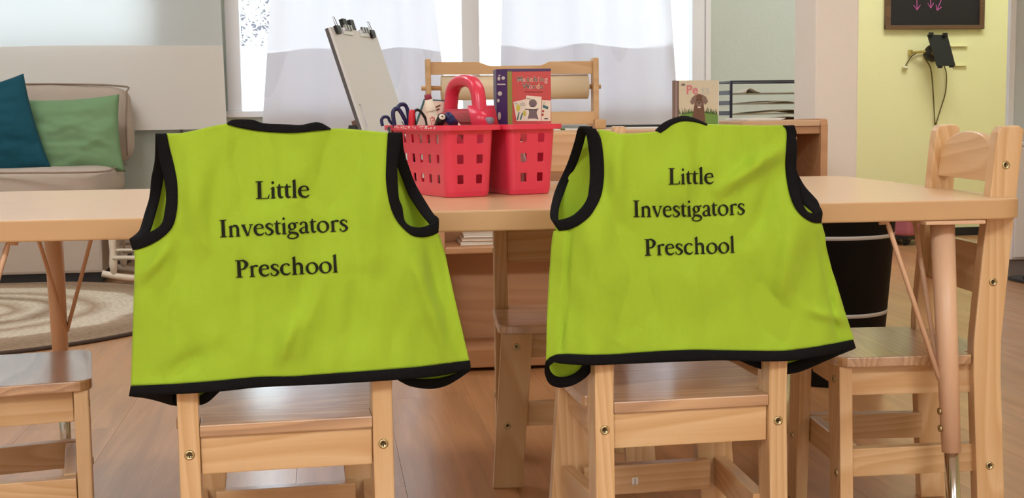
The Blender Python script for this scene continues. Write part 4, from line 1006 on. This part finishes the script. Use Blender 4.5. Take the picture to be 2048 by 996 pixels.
# right hand unit
yB = roomxy(atY(1655, 250, 3.5))[1]; bxr = rpt(1656, 250, yB)[0]; bxl = axr+.012; zB = on_wall(1600, 240.5, yB).z
B_ = empty('cubby_shelf', RR((bxl+bxr)/2, yB, 0), RA, 'birch cubby unit with rounded top corner beside the pillar', 'shelf unit')
rbox('top_board', bxl, bxr-.02, yB, yB+.30, zB-.016, zB, shelfL, B_, .003)
rbox('top_rail', bxl, bxr-.02, yB+.006, yB+.03, zB-.036, zB-.016, shelfM, B_, .002)
bm = bmesh.new(); add_prism(bm, [(0, .02), (.30, .02), (.30, zB), (.02, zB+.004), (.006, zB+.001), (0, zB-.012)], .019)
bm.transform(Matrix.Translation(RR(bxr-.02, yB-.002, 0)) @ RZ.to_4x4() @ frame((0, 0, 0), (0, 1, 0), (0, 0, 1))); frombm('side_panel', bm, shelfM, B_, world=True)
rbox('side_panel', bxl, bxl+.018, yB, yB+.3, .02, zB-.016, shelfM, B_, .002)
rbox('back_panel', bxl+.018, bxr-.02, yB+.285, yB+.297, .02, zB-.016, shelfM, B_)
rbox('middle_shelf', bxl+.018, bxr-.02, yB+.004, yB+.285, .30, .316, shelfM, B_, .002)
rbox('bottom_shelf', bxl+.018, bxr-.02, yB+.004, yB+.285, .03, .05, shelfM, B_, .002)
for x_ in (bxl+.02, bxr-.05): rbox('foot', x_, x_+.03, yB+.05, yB+.25, 0, .03, baseB, B_)
# stack of paper on the cubby top
for k in range(3):
    a, b_ = rpt(1494, 248, yB+.02)[0], rpt(1563+k, 243, yB+.02)[0]
    tag(rbox('paper_sheet', a+.002*k, b_+.004*k, yB+.02, yB+.22, zB+.0005+.0022*k, zB+.0025+.0022*k, paperW, None, .0003), ['lowest white sheet of the stack on the cubby unit', 'middle white sheet of the stack on the cubby unit', 'uppermost white sheet of the stack on the cubby unit'][k], 'paper', 'paper stack on the cubby unit')
# back cabinet behind the pillar line carrying the tray
yC = roomxy(atY(1500, 250, 4.28))[1]; cxl, cxr = rpt(1330, 250, yC)[0], rpt(1700, 250, yC)[0]
zC = atY(1480, 251, 4.36).z
C_ = empty('back_cabinet', RR((cxl+cxr)/2, yC, 0), RA, 'low birch cabinet behind the cubby unit carrying the mesh paper tray', 'cabinet')
rbox('body', cxl, cxr, yC, yC+.4, .03, zC-.02, shelfM, C_, .003); rbox('top_board', cxl-.01, cxr+.01, yC-.01, yC+.41, zC-.02, zC, shelfL, C_, .003)
for k in range(3):
    w_ = (cxr-cxl)/3; d_ = rbox('door', cxl+w_*k+.004, cxl+w_*(k+1)-.004, yC-.014, yC-.001, .05, zC-.03, shelfM, C_, .002)
rbox('plinth', cxl+.02, cxr-.02, yC+.03, yC+.37, 0, .03, baseB, C_)
# mesh paper tray
yT = yC+.06; tl_ = rpt(1462, 200, yT)[0]; tr_ = rpt(1660, 200, yT)[0]; zt0 = zC+.001; ztt = on_wall(1500, 161, yT).z
lf_ = tl_-.04
Tr = empty('paper_tray', RR((tl_+tr_)/2, yT, zC), RA, 'dark metal paper tray with clear shelves full of papers on the back cabinet', 'paper tray')
dkm = plain('dark_blue_metal', (40, 40, 62), .35, .3); lvl = [ztt-(ztt-zt0)*f for f in (.30, .53, .76, .985)]
for x_ in (tl_, tr_):
    for y_ in (yT, yT+.27): rbox('post', x_-.004, x_+.004, y_-.004, y_+.004, zt0, ztt, dkm, Tr, .001)
    rbox('side_bar', x_-.003, x_+.003, yT, yT+.27, ztt-.006, ztt, dkm, Tr)
rbox('top_bar', tl_, tr_, yT-.004, yT+.002, ztt-.005, ztt, dkm, Tr); rbox('top_bar', tl_, tr_, yT+.265, yT+.271, ztt-.005, ztt, dkm, Tr)
for z in lvl:
    rbox('tray_shelf', tl_, tr_, yT, yT+.27, z, z+.0018, clearM, Tr); rbox('shelf_lip', tl_, tr_, yT-.003, yT, z-.001, z+.003, plain('lip', (140, 132, 104), .4), Tr)
    s_ = rbox('side_lip', tl_-.005, tl_-.001, yT, yT+.27, z-.002, z+.012, dkm, Tr)
def paperblob(lb, px0, px1, z, h, mat, seed, y0=.02, y1=.24):
    x0, x1_ = rpt(px0, 200, yT)[0], rpt(px1, 200, yT)[0]; R_ = random.Random(seed); vs = []; fs = []; n, m = 10, 6
    for j in range(m+1):
        for i in range(n+1):
            s, t = i/n, j/m
            vs.append(RR(x0+(x1_-x0)*s, yT+y0+(y1-y0)*t, z+.003+h*sin(pi*s)**.7*(.6+.4*sin(3*s+t*2+seed))*(1-.5*t)))
    for j in range(m):
        for i in range(n): a = j*(n+1)+i; fs.append((a, a+1, a+n+2, a+n+1))
    o = mesh('paper_sheet', vs, fs, mat, None, False, True); md = o.modifiers.new('t', 'SOLIDIFY'); md.thickness = .002; tag(o, lb, 'paper')
paperblob('crumpled cream paper bulging on the top tray shelf', 1494, 1529, lvl[0], .028, cardW, 2)
paperblob('flatter white paper strip beside the crumpled one on the top tray shelf', 1532, 1562, lvl[0], .008, paperW, 3)
paperblob('cream sheets lying along the second tray shelf', 1500, 1600, lvl[1], .014, cardW, 4)
paperblob('curled brown paper on the third tray shelf', 1510, 1640, lvl[2], .015, kraft, 5)
paperblob('folded tan paper at the right of the lowest tray shelf', 1488, 1650, lvl[3], .022, plain('tan_paper', (190, 160, 128), .8), 6)
# picture book
yP = yA+.18
bl, br_ = rpt(1348, 200, yP)[0], rpt(1437, 200, yP)[0]; zpt = on_wall(1395, 161, yP).z
Bk = empty('picture_book', RR(bl, yP, zA), RA, 'upright picture book titled Pets with brown puppy on grass', 'book')
IB2 = mw(Bk)
def kpx(px, py): return IB2.inverted() @ on_wall(px, py, yP-.0)
wb = br_-bl; hb_ = zpt-zA; sx = kpx(1358, 200).x
box('pages', (wb/2+sx*.3, .010, hb_/2), (wb-.004, .014, hb_-.006), paperW, Bk)
box('front_cover', ((sx+wb)/2, .001, hb_/2+.0005), (wb-sx, .002, hb_), coverM, Bk, bev=.0003)
box('back_cover', (wb/2, .019, hb_/2+.0005), (wb, .002, hb_), coverM, Bk)
prism('spine', [(sx, 0), (0, .006), (0, .020), (sx, .020)], hb_, Matrix.Translation((0, 0, .0005)), spineM, Bk)
def kf(name, pxs, mat, y): return flat(name, pxs, mat, Bk, kpx, y)
kf('printed_lawn', [(1358.5, 231), (1375, 224), (1398, 221), (1420, 224), (1436, 230), (1436, 262), (1358.5, 262)], grassG, -.0004)
rs = random.Random(8); vs = []; fs = []
for k in range(46):
    x = 1360+76*k/46+rs.uniform(-1, 1); h = rs.uniform(6, 15)*(1 if x < 1384 or x > 1408 else .3); b0 = 228-4*math.exp(-((x-1398)/22)**2); l_ = rs.uniform(-3, 3)
    for p in ((x-1, b0+1), (x+1, b0+1), (x+l_, b0-h)): q = kpx(*p); vs.append((q.x, -.0006, q.z))
    fs.append((3*k, 3*k+1, 3*k+2))
mesh('printed_grass', vs, fs, grassD, Bk)
kf('printed_puppy', [(1383, 262), (1384, 236), (1388, 214), (1391, 200), (1400, 196), (1406, 200), (1408, 216), (1410, 236), (1411, 262)], pup1, -.0008)
kf('printed_puppy', ell(1398, 198, 9.5, 10), pup1, -.0010)
kf('printed_puppy', [(1391, 189), (1384, 195), (1380, 204), (1384, 209), (1390, 206), (1393, 198)], pup2, -.0012)
kf('printed_puppy', [(1405, 189), (1412, 194), (1416, 203), (1411, 209), (1406, 206), (1403, 198)], pup2, -.0012)
kf('printed_puppy', ell(1398, 208, 6, 6), pup2, -.0012)
for e_ in (ell(1394.5, 199.5, 1.3, 1.3, 8), ell(1401.5, 199.5, 1.3, 1.3, 8), ell(1398, 205.5, 2.2, 1.4, 10)): kf('printed_puppy', e_, blackT, -.0014)
kf('printed_puppy', ell(1398, 214.5, 3.4, 1.3, 10), paperW, -.0014)
P = kpx(1372, 188); text_obj('title', 'Pe', .034, pinkT, Bk, facing((P.x, -.0007, P.z)), 0, .0006, 'LEFT')
P = kpx(1402, 188); text_obj('title', 'ts', .034, greyT, Bk, facing((P.x, -.0007, P.z)), 0, .0006, 'LEFT')
kf('publisher_mark', [(1362.5, 167.5), (1370, 167.5), (1370, 171.5), (1362.5, 171.5)], greyPr, -.0006)
# paper roll holder
yH = yA+.20
def hx(px, py=150): return rpt(px, py, yH)[0]
def hz(px, py): return on_wall(px, py, yH).z
Hd = empty('paper_roll_holder', RR((hx(855)+hx(1190))/2, yH, zA), RA, 'wooden tabletop paper roll holder with scalloped top board on the low shelf', 'paper roll holder')
zt1 = hz(1024, 117)
for a_, b_ in ((851, 861), (1184, 1195)):
    rbox('upright', hx(a_), hx(b_), yH-.02, yH+.02, zA+.0005, zt1, rollM, Hd, .0035)
    rbox('foot', hx(a_)-.004, hx(b_)+.012, yH-.055, yH+.05, zA+.0003, zA+.026, rollM, Hd, .004)
xl_, xr2 = hx(860), hx(1185); zz = lambda px, py: hz(px, py)
edge = [(861, 124), (955, 124), (965, 127), (975, 131), (985, 132), (1080, 131), (1088, 128), (1097, 123.5), (1185, 122)]
pts = [(hx(px, py)-xl_, hz(px, py)) for px, py in edge]+[(xr2-xl_, hz(1185, 147.5)), (0, hz(861, 149.5))]
prism('top_board', pts[::-1], .014, Matrix.Translation(RR(xl_, yH+.007, 0)) @ RZ.to_4x4() @ frame((0, 0, 0), (1, 0, 0), (0, 0, 1)), rollM, Hd, .001, world=True)
rbox('lower_board', xl_, xr2, yH-.03, yH-.018, hz(1024, 250), hz(1024, 224.5), rollM, Hd, .002)
cy_ = (hz(1024, 150)+hz(1024, 199))/2
ax0, ax1 = RR(hx(843), yH+.012, hz(843, 172)), RR(hx(1203), yH+.012, hz(1203, 167)); ax0.z = ax1.z = cy_
tube('dowel', [ax0, ax1], .0062, rollM, Hd, 12, True)
r0, r1_ = RR(hx(883), yH+.012, cy_), RR(hx(1176), yH+.012, cy_)
tag(tube('paper_roll', [r0, r1_], (hz(1024, 150)-hz(1024, 199.5))/2, kraft, None, 40), 'thick cream paper roll threaded on the wooden holder', 'paper roll')
# white sheets standing in for window glare on the shelf top
for px0, px1_, yo, lb in ((1106, 1165, .03, 'painted window glare strip with a green mark on the low shelf right of the caddy'), (1232, 1345, .12, 'painted window glare strip with dark edge on the low shelf beside the picture book')):
    a, b_ = rpt(px0, 258, yA+yo)[0], rpt(px1_, 258, yA+yo)[0]; pe = empty('paper_sheet', RR((a+b_)/2, yA+yo, zA), RA, lb, 'paper')
    rbox('sheet', a, b_, yA+yo, yA+yo+.18, zA+.0004, zA+.0028, paperW, pe)
    if px0 == 1106: c = rpt(1121, 258, yA+yo)[0]; rbox('green_mark', c, c+.012, yA+yo-.0006, yA+yo+.17, zA+.0004, zA+.0042, grassD, pe)
    else: rbox('dark_edge', a+.01, b_+.02, yA+yo+.178, yA+yo+.186, zA+.0004, zA+.008, blackT, pe)
# board books on the middle shelf
for k in range(3):
    a, b_ = rpt(921+k*2 if k < 2 else 927, 480, yA+.03)[0], rpt(1015, 480, yA+.03)[0]
    t_ = .0085; z0 = zl+.0005+k*.0098
    e = empty('board_book', RR(a, yA+.03, z0), RA-.03*k, ['bottom board book of the small stack on the middle shelf', 'middle board book of the small stack on the middle shelf', 'topmost board book of the small stack on the middle shelf'][k], 'book', 'board books on the middle shelf')
    box('pages', ((b_-a)/2, .055, t_/2), (b_-a-.003, .105, t_-.003), paperW, e)
    for zz_ in (.0008, t_-.0008): box('cover', ((b_-a)/2, .055, zz_), (b_-a, .11, .0016), cardW if k != 1 else shelfL, e, bev=.0004)

# ================================================================== EASEL
n_ = Vector((.946, -.32, 0)); u_ = Vector((.32, .946, 0)); ln_ = Vector((0, 0, 1))-n_*.34; ln_.normalize()
TLe = atY(660, 54, 4.2); BW, BH = .345, .52
fn = n_+Vector((0, 0, .34)); fn.normalize()
Ez = empty('easel', (TLe.x+.2, TLe.y+.1, 0), 0, 'wooden floor easel with a leaning white board seen nearly edge on by the window', 'easel')
def EP(a, b, c=0): return TLe+u_*a-ln_*b+fn*c
def eprism(name, pts, th, c, mat, par=None):
    bm = bmesh.new(); add_prism(bm, pts, th); M = frame(EP(0, 0, c), u_, ln_)
    bm.transform(M); return frombm(name, bm, mat, par or Ez, world=True)
# board with an oblong hand hole
def holed(w, h, hx0, hx1, hy0, hy1):
    return
bm = bmesh.new(); vsB = []
xs_ = [0, .022, .040, BW]; ys_ = [0, -.255, -.335, -BH]
fm = frame(EP(0, 0, 0), u_, ln_)
gv = {}
for L0 in (0, -.008):
    for i, x in enumerate(xs_):
        for j, y in enumerate(ys_): gv[(i, j, L0)] = bm.verts.new(fm @ Vector((x, y, L0)))
for i in range(3):
    for j in range(3):
        if (i, j) == (1, 1): continue
        for L0 in (0, -.008): bm.faces.new([gv[(i, j, L0)], gv[(i+1, j, L0)], gv[(i+1, j+1, L0)], gv[(i, j+1, L0)]])
def wl(p, q): bm.faces.new([gv[(*p, 0)], gv[(*q, 0)], gv[(*q, -.008)], gv[(*p, -.008)]])
for k in range(3): wl((k, 0), (k+1, 0)); wl((k, 3), (k+1, 3)); wl((0, k), (0, k+1)); wl((3, k), (3, k+1))
for p, q in (((1, 1), (2, 1)), ((2, 1), (2, 2)), ((2, 2), (1, 2)), ((1, 2), (1, 1))): wl(p, q)
frombm('white_board', bm, whiteB, Ez, world=True)
eprism('edge_strip', [(-.002, 0), (.004, 0), (.004, -BH), (-.002, -BH)], .010, -.0185, plain('grey_edge', (96, 94, 96), .5))
hinge = EP(.015, .335, -.03)
def leg(a, b, w=.022): 
    d = b-a; l = d.length; s_ = d.normalized(); M = frame((a+b)/2, s_, u_); bm = bmesh.new(); add_box(bm, (0, 0, 0), (l, .018, w), None, .002); bm.transform(M); return frombm('leg', bm, easelW, Ez, world=True)
for a_ in (.020, BW-.03):
    top_ = EP(a_, .30, -.024); ft = EP(a_, .30, -.024)-ln_*((EP(a_, .30, -.024).z)/ln_.z); ft.z = .002; leg(top_, ft, .030)
    rt_ = EP(a_+.012, .325, -.05); dirr = Vector((-.52, .10, -1)); leg(rt_, rt_+dirr*(rt_.z/1.0)*.995, .034)
box('hinge', hinge+Vector((-.012, .0, .008)), (.03, .03, .022), blackP, Ez, world=True, bev=.004)
ct = empty('easel_clips', EP(.1, 0, 0)) if False else None
for a_, m_ in ((.040, blackP), (BW-.045, blackP)):
    c_ = eprism('binder_clip', [(a_-.016, .004), (a_+.016, .004), (a_+.012, -.022), (a_-.012, -.022)], .010, .0005, m_)
    tube('clip_wire', [EP(a_-.008, .0, .006), EP(a_-.006, -.035, .004), EP(a_+.006, -.035, .004), EP(a_+.008, 0, .006)], .0012, greyS, c_, 6, True)
for a_ in (.115, .245):
    c_ = eprism('paper_clamp', [(a_-.034, .002), (a_+.034, .002), (a_+.034, -.02), (a_-.034, -.02)], .004, .0005, plain('clamp_steel', (232, 232, 236), .25, .6))
    for o_ in (-.02, 0, .02): eprism('clamp_tab', [(a_+o_-.005, .010), (a_+o_+.005, .010), (a_+o_+.004, -.008), (a_+o_-.004, -.008)], .008, .004, greyS)
for a_ in (.150, .205):
    eprism('rear_post', [(a_, .045), (a_+.028, .045), (a_+.028, -.05), (a_, -.05)], .014, -.030, blackP)

# ================================================================== SOFA, PILLOWS
def cushion(name, w, d, h, mat, parent=None, puff=.02, n=14, seed=0, wr=.004):
    """soft box centred at origin with bulging faces and slight creases"""
    bm = bmesh.new(); bmesh.ops.create_cube(bm, size=1); bmesh.ops.subdivide_edges(bm, edges=bm.edges[:], cuts=n, use_grid_fill=True)
    for v in bm.verts:
        p = v.co*2; x, y, z = p
        r = 6
        k = (abs(x)**r+abs(y)**r+abs(z)**r)**(1/r); q = p/k
        bul = (1-min(1, abs(q.x))**2)*(1-min(1, abs(q.z))**2)
        v.co = Vector((q.x*w/2, q.y*d/2+math.copysign(puff*bul, q.y), q.z*h/2))
        v.co += Vector((noise.noise(v.co*6+Vector((seed, 0, 0))), noise.noise(v.co*7+Vector((0, seed, 0))), noise.noise(v.co*6+Vector((0, 0, seed)))))*wr
    return frombm(name, bm, mat, parent, True)
yS = roomxy(atZ(207, 567, 0))[1]; sxr = rpt(207, 560, yS)[0]; sxl = sxr-1.7; SDp = .88
So = empty('sofa', RR((sxl+sxr)/2, yS+SDp/2, 0), RA, 'beige linen armless sofa against the curtained wall at left', 'sofa')
IS = mw(So)
def sl(x, y, z): return (x-(sxl+sxr)/2, y-(yS+SDp/2), z)
zseat = on_wall(120, 338, yS+.03).z; zcb = on_wall(120, 360, yS).z
box('plinth', sl((sxl+sxr)/2, yS+SDp/2, .035), (1.7-.02, SDp-.02, .07), sofaB, So)
zp = on_wall(150, 547, yS).z
box('base', sl((sxl+sxr)/2, yS+SDp/2, (zp+.33)/2), (1.7, SDp, .33-zp), sofaM, So, bev=.012, smooth=False)
for k in range(2):
    cx_ = sxr-.425-.85*k
    c_ = cushion('seat_cushion', .85, SDp-.02, zseat-.325, sofaM, So, .0, seed=k); c_.location = sl(cx_, yS+SDp/2, (zseat+.325)/2)
    pth = [(-.42, -SDp/2+.02, (zseat-.325)/2-.012), (0, -SDp/2+.004, (zseat-.325)/2-.01), (.41, -SDp/2+.02, (zseat-.325)/2-.014), (.42, 0, (zseat-.325)/2-.014), (.41, SDp/2-.05, (zseat-.325)/2-.014)]
    tube('piping', crom(pth, 6), .004, sofaP, c_, 6)
    zbt = on_wall(150, 175, yS+SDp-.15).z
    b_ = cushion('back_cushion', .84, .20, zbt-zseat+.02, sofaM, So, .025, seed=5+k, wr=.012); b_.location = sl(cx_+.035*(k == 0), yS+SDp-.12, (zseat+zbt)/2)
    b_.rotation_euler = (radians(-6), 0, 0)
    hh = (zbt-zseat)/2
    tube('piping', crom([(-.40, -.085, hh-.0), (0, -.088, hh+.008), (.385, -.085, hh-.004), (.412, -.09, hh-.04), (.408, -.095, 0), (.408, -.09, -hh+.02)], 5), .004, sofaP, b_, 6)
def pillow(name, lb, w, h, t, mat, P, rot, seed):
    bm = bmesh.new(); n = 44; vv = {}
    for sgn in (1, -1):
        for i in range(n+1):
            for j in range(n+1):
                u, v = 2*i/n-1, 2*j/n-1
                pin = 1-.07*(1-abs(u)**2)*0; sx_ = 1-.06*(1-v*v)*0
                x = u*(1-.07*(1-v*v)*1)*w/2; z = v*(1-.07*(1-u*u)*1)*h/2
                e = ((1-u*u)*(1-v*v)); y = sgn*(t/2*max(0, e)**.42)
                cr = (.016*noise.noise(Vector((x*7+z*5, z*17-x*4, seed+sgn)))+.007*noise.noise(Vector((x*20, z*38, seed))))*e**.3 if e > 0 else 0
                key = (i, j, sgn if 0 < i < n and 0 < j < n else 0)
                if key not in vv: vv[key] = bm.verts.new((x, y+cr, z))
    g = lambda i, j, s_: vv.get((i, j, s_)) or vv[(i, j, 0)]
    for sgn in (1, -1):
        for i in range(n):
            for j in range(n): bm.faces.new((g(i, j, sgn), g(i+1, j, sgn), g(i+1, j+1, sgn), g(i, j+1, sgn)))
    o = frombm(name, bm, mat, None, True); o.location = P; o.rotation_euler = rot; return tag(o, lb, 'pillow')
def roomrot(rx, ry, rz): return (Matrix.Rotation(RA+rz, 3, 'Z') @ Matrix.Rotation(rx, 3, 'X') @ Matrix.Rotation(ry, 3, 'Y')).to_euler()
gp = on_wall(146, 272, yS+.50); pillow('pillow', 'sage green pillow leaning on the sofa backrest', .41, .345, .15, greenM, gp, roomrot(radians(-14), radians(-3), .05), 3)
tp = on_wall(-8, 262, yS+.36); pillow('pillow', 'dark teal pillow standing on its corner at the left picture edge', .34, .42, .15, tealM, tp, roomrot(radians(-12), radians(-14), .1), 8)

# rug
rg = lathe('rug', [(.86, .0006), (.875, .004), (.872, .010), (.86, .012), (.4, .0125), (.001, .0125)], rugM, None, 96); rg.location = (-1.93, 4.37, 0); rg.rotation_euler = (0, 0, 0)
tag(rg, 'round braided jute rug with cream rings in front of the sofa', 'rug')
bd = tube('rug_border', [(.874*cos(2*pi*i/96), .874*sin(2*pi*i/96), .006) for i in range(97)], .006, plain('dark_braid', (72, 56, 48), .95), rg, 8)

# rocking chair
rk0 = atZ(231, 566, 0); rkx, rky = rk0.x, rk0.y
rk = empty('rocking_chair', (rkx+.16, rky, 0), RA, 'small white painted rocking chair right of the sofa, mostly hidden', 'chair')
I_ = lambda x, y, z: (x-.16, y, z)
for y_ in (0, .26):
    pr = [I_(-.045+.5*t, y_, .012+.075*(2*t-.8)**2*.55) for t in [k/12 for k in range(13)]]
    bm = bmesh.new(); add_tube(bm, [(p[0], p[1], p[2]+.004) for p in pr], .0135, 8); frombm('rocker', bm, rockM, rk, True)
    for x_, zt_ in ((0, .34), (.28, .56)):
        tube('post', [I_(x_, y_, .030), I_(x_, y_, .08), I_(x_, y_, .13), I_(x_, y_, .20), I_(x_, y_, zt_)], [.011, .017, .013, .017, .014], rockM, rk, 12)
    tube('rail', [I_(-.0, y_-.012, .105), I_(.28, y_-.012, .1)], .0085, rockM, rk, 10)
    tube('rail', [I_(.0, y_, .135), I_(.28, y_, .13)], .006, rockM, rk, 10)
    box('armrest', I_(.14, y_, .345), (.33, .04, .014), rockM, rk, bev=.004)
for x_, z_ in ((0, .15), (.28, .15)): tube('rail', [I_(x_, 0, z_), I_(x_, .26, z_)], .0075, rockM, rk, 10)
box('seat', I_(.15, .13, .215), (.32, .29, .016), rockM, rk, bev=.004)
for k in range(5): tube('spindle', [I_(.28, .04+.045*k, .22), I_(.295, .04+.045*k, .53)], .006, rockM, rk, 8)
box('top_rail', I_(.292, .13, .545), (.018, .30, .05), rockM, rk, bev=.005)

# ================================================================== BIN, PINK CASE, RIGHT SIDE
bn = empty('waste_bin', (.772, 3.20, 0), 0, 'black round waste bin with two grey bands behind the right vest', 'bin')
def br(z): return .128+.030*(z/.42)
lathe('body', [(br(0)-.004, .001), (br(0), .006), (br(.42), .41), (br(.42)+.006, .415), (br(.42)+.006, .425), (br(.42)-.006, .425), (br(0)-.008, .02)], binM, bn, 48)
for z in (.358, .172): lathe('band', [(br(z)-.002, z-.005), (br(z)+.0012, z-.0045), (br(z)+.0015, z+.0045), (br(z)-.002, z+.005)], binS, bn, 48)
pk = atZ(1815, 492, 0)
pkE = empty('toy_case', (pk.x+.02, pk.y+.16, 0), radians(38), 'dusty pink boxy toy case on dark wheels by the far yellow wall', 'toy case')
box('shell', (0, 0, .145), (.26, .26, .20), pinkM, pkE, bev=.03, seg=3, smooth=False)
box('base', (0, 0, .038), (.24, .24, .02), blackP, pkE, bev=.004)
for a_ in (-.09, .09):
    for b_ in (-.09, .09): lathe('wheel', [(.018, -.01), (.022, -.006), (.022, .006), (.018, .01)], blackP, pkE, 14, Matrix.Translation((a_, b_, .0225)) @ Matrix.Rotation(pi/2, 4, 'Y'))
tube('handle', [(-.05, 0, .243), (-.05, 0, .256), (.05, 0, .256), (.05, 0, .243)], .006, blackP, pkE, 8)
# chalkboard
yW = YW-.001
cl, cr, cb_ = rpt(1768, 40, yW)[0], rpt(1965, 40, yW)[0], on_wall(1866, 58.5, yW).z
fwid = rpt(1778, 40, yW)[0]-cl
cb1 = empty('chalkboard', RR((cl+cr)/2, yW, cb_), RA, 'framed chalkboard with magenta chalk arrows on the yellow wall', 'chalkboard')
rbox('slate', cl+.005, cr-.005, yW-.012, yW-.002, cb_+.005, cb_+.72, slateM, cb1)
rbox('frame_rail', cl, cr, yW-.025, yW-.001, cb_, cb_+fwid*.75, brownF, cb1, .003); rbox('frame_rail', cl, cr, yW-.025, yW-.001, cb_+.70, cb_+.725, brownF, cb1, .003)
for a_, b_ in ((cl, cl+fwid), (cr-fwid, cr)): rbox('frame_rail', a_, b_, yW-.024, yW-.001, cb_, cb_+.725, brownF, cb1, .003)
def chalk(pts, w=.004):
    P = [on_wall(x, y, yW-.0135) for x, y in pts]; return P
arrows = []
for (x0, y0, x1_, y1_, hw) in ((1833, -18, 1834, 20, 7), (1861, -14, 1861.5, 16, 6), (1888, -14, 1874, 21, 6)):
    bm = bmesh.new()
    d = Vector((x1_-x0, y1_-y0)).normalized(); s_ = Vector((-d.y, d.x))
    for q in ([(x0, y0), (x1_, y1_)], [(x1_-d.x*10+s_.x*hw, y1_-d.y*10+s_.y*hw), (x1_, y1_)], [(x1_-d.x*10-s_.x*hw, y1_-d.y*10-s_.y*hw), (x1_, y1_)]):
        add_tube(bm, [on_wall(x, y, yW-.0125) for x, y in q], .0022, 6)
    frombm('chalk_arrow', bm, chalkM, cb1, False, True)
# tablet on wall arm
tbq = [(1856, 69), (1895, 70), (1911, 131), (1875, 131)]
dep = [.10, .10, .13, .13]
P = [on_wall(x, y, yW-d) for (x, y), d in zip(tbq, dep)]
tb = empty('tablet', (P[0]+P[2])/2, 0, 'black tablet tilted on a swivel wall arm below the chalkboard', 'tablet')
sheet('screen_body', P, .012, plain('tablet_black', (14, 12, 12), .5), tb)
for x_, y_, d in ((1862, 68, .11), (1890, 69, .11), (1880, 133, .12), (1903, 132, .12)):
    c = on_wall(x_, y_, yW-d); box('clamp', c, (.022, .014, .016), blackP, tb, RZ, .002, world=True)
c = on_wall(1866, 106, yW-.05)
bm = bmesh.new(); M_o = Matrix.Translation(c) @ RZ.to_4x4() @ Matrix.Rotation(pi/2, 4, 'X'); add_lathe(bm, [(.040, -.02), (.045, 0), (.030, .03)], 20, M_o); frombm('swivel_joint', bm, blackP, tb, True, True)
tube('arm', [on_wall(1823, 105, yW-.02), on_wall(1852, 103, yW-.05), on_wall(1868, 106, yW-.08)], [.006, .007, .012], brassM, tb, 8, True)
c = on_wall(1821, 105, yW-.012); box('wall_plate', c, (.016, .022, .026), brassM, tb, RZ, .002, world=True)
tube('bracket', [on_wall(1852, 100, yW-.01), on_wall(1852, 110, yW-.03)], .009, brassM, tb, 8, True)
def cable(lb, pts, d=.012, plug=True):
    P = crom([on_wall(x, y, yW-d) for x, y in pts], 6); e = empty('cable', P[0], 0, lb, 'cable'); tube('cord', P, .0030, cableM, e, 6, True)
    if plug: q = P[-1]; tube('plug', [q+Vector((-.012, 0, .004)), q+Vector((.014, 0, -.004))], .008, plain('plug_cream', (236, 230, 190), .5), e, 10, True)
cable('short olive cable with a cream plug hanging at the left of the tablet', [(1850, 103), (1836, 105), (1822, 114), (1813, 128), (1810, 135)])
cable('long olive cable falling from the arm to behind the chair back', [(1848, 104), (1848, 112), (1855, 124), (1862, 140), (1866, 180), (1870, 250)], plug=False)
cable('long olive cable falling from the tablet bottom and curving in', [(1888, 131), (1893, 150), (1891, 185), (1882, 215), (1871, 250)], plug=False)
for (a_, b_, y_, lb) in ((1900, 1934, 92.5, 'upper cream strip on the wall right of the tablet'), (1905, 1932, 131, 'lower cream strip on the wall right of the tablet')):
    x0, x1_ = rpt(a_, y_, yW)[0], rpt(b_, y_, yW)[0]; z = on_wall(a_, y_, yW).z
    tag(rbox('wall_strip', x0, x1_, yW-.012, yW, z-.003, z+.003, plain('strip_cream', (240, 232, 176), .5), None, .001), lb, 'strip')
# white cabinet at the right edge
q = atZ(2036, 552, 0); qx, qy = roomxy(q); zc = on_wall(2040, 285, qy).z; zl_ = on_wall(2040, 519, qy).z
wc = empty('white_cabinet', RR(qx+.35, qy+.2, 0), RA, 'white cabinet cut off by the right picture edge', 'cabinet')
xl3 = rpt(2025, 400, qy)[0]
rbox('body', xl3, xl3+.7, qy, dry-.002, zl_, zc-.012, cabM, wc, .004); rbox('top_board', xl3-.005, xl3+.71, qy-.01, dry-.002, zc-.012, zc, whiteP, wc, .003)
rbox('kick_shadow', xl3+.01, xl3+.7, qy+.03, dry-.002, 0, zl_, plain('shadow_grey', (128, 116, 112), .7), wc)  # grey colour stands for the shadow under the cabinet
for k in range(2): rbox('door', xl3+.006+.35*k, xl3+.35*(k+1)-.004, qy-.016, qy-.001, zl_+.01, zc-.02, cabM, wc, .003)
mt = atZ(2042, 565, 0)
fm_ = prism('floor_mat', rrect(.46, .26, .05, 4), .012, Matrix.Translation((mt.x+.22, mt.y+.02, .0005)) @ RZ.to_4x4(), matM, None, .003); tag(fm_, 'charcoal floor mat at the foot of the white cabinet', 'mat')
tag(tube('cable', crom([(mt.x+.0, mt.y-.02, .020), (mt.x+.05, mt.y-.05, .03), (mt.x+.14, mt.y-.02, .022), (mt.x+.3, mt.y-.04, .02)], 6), .007, blackP, None, 8), 'thick black cord lying on the charcoal floor mat', 'cable')
print('planks', nplank, 'tris', sum(len(o.data.polygons) for o in COL.objects if o.type == 'MESH'))
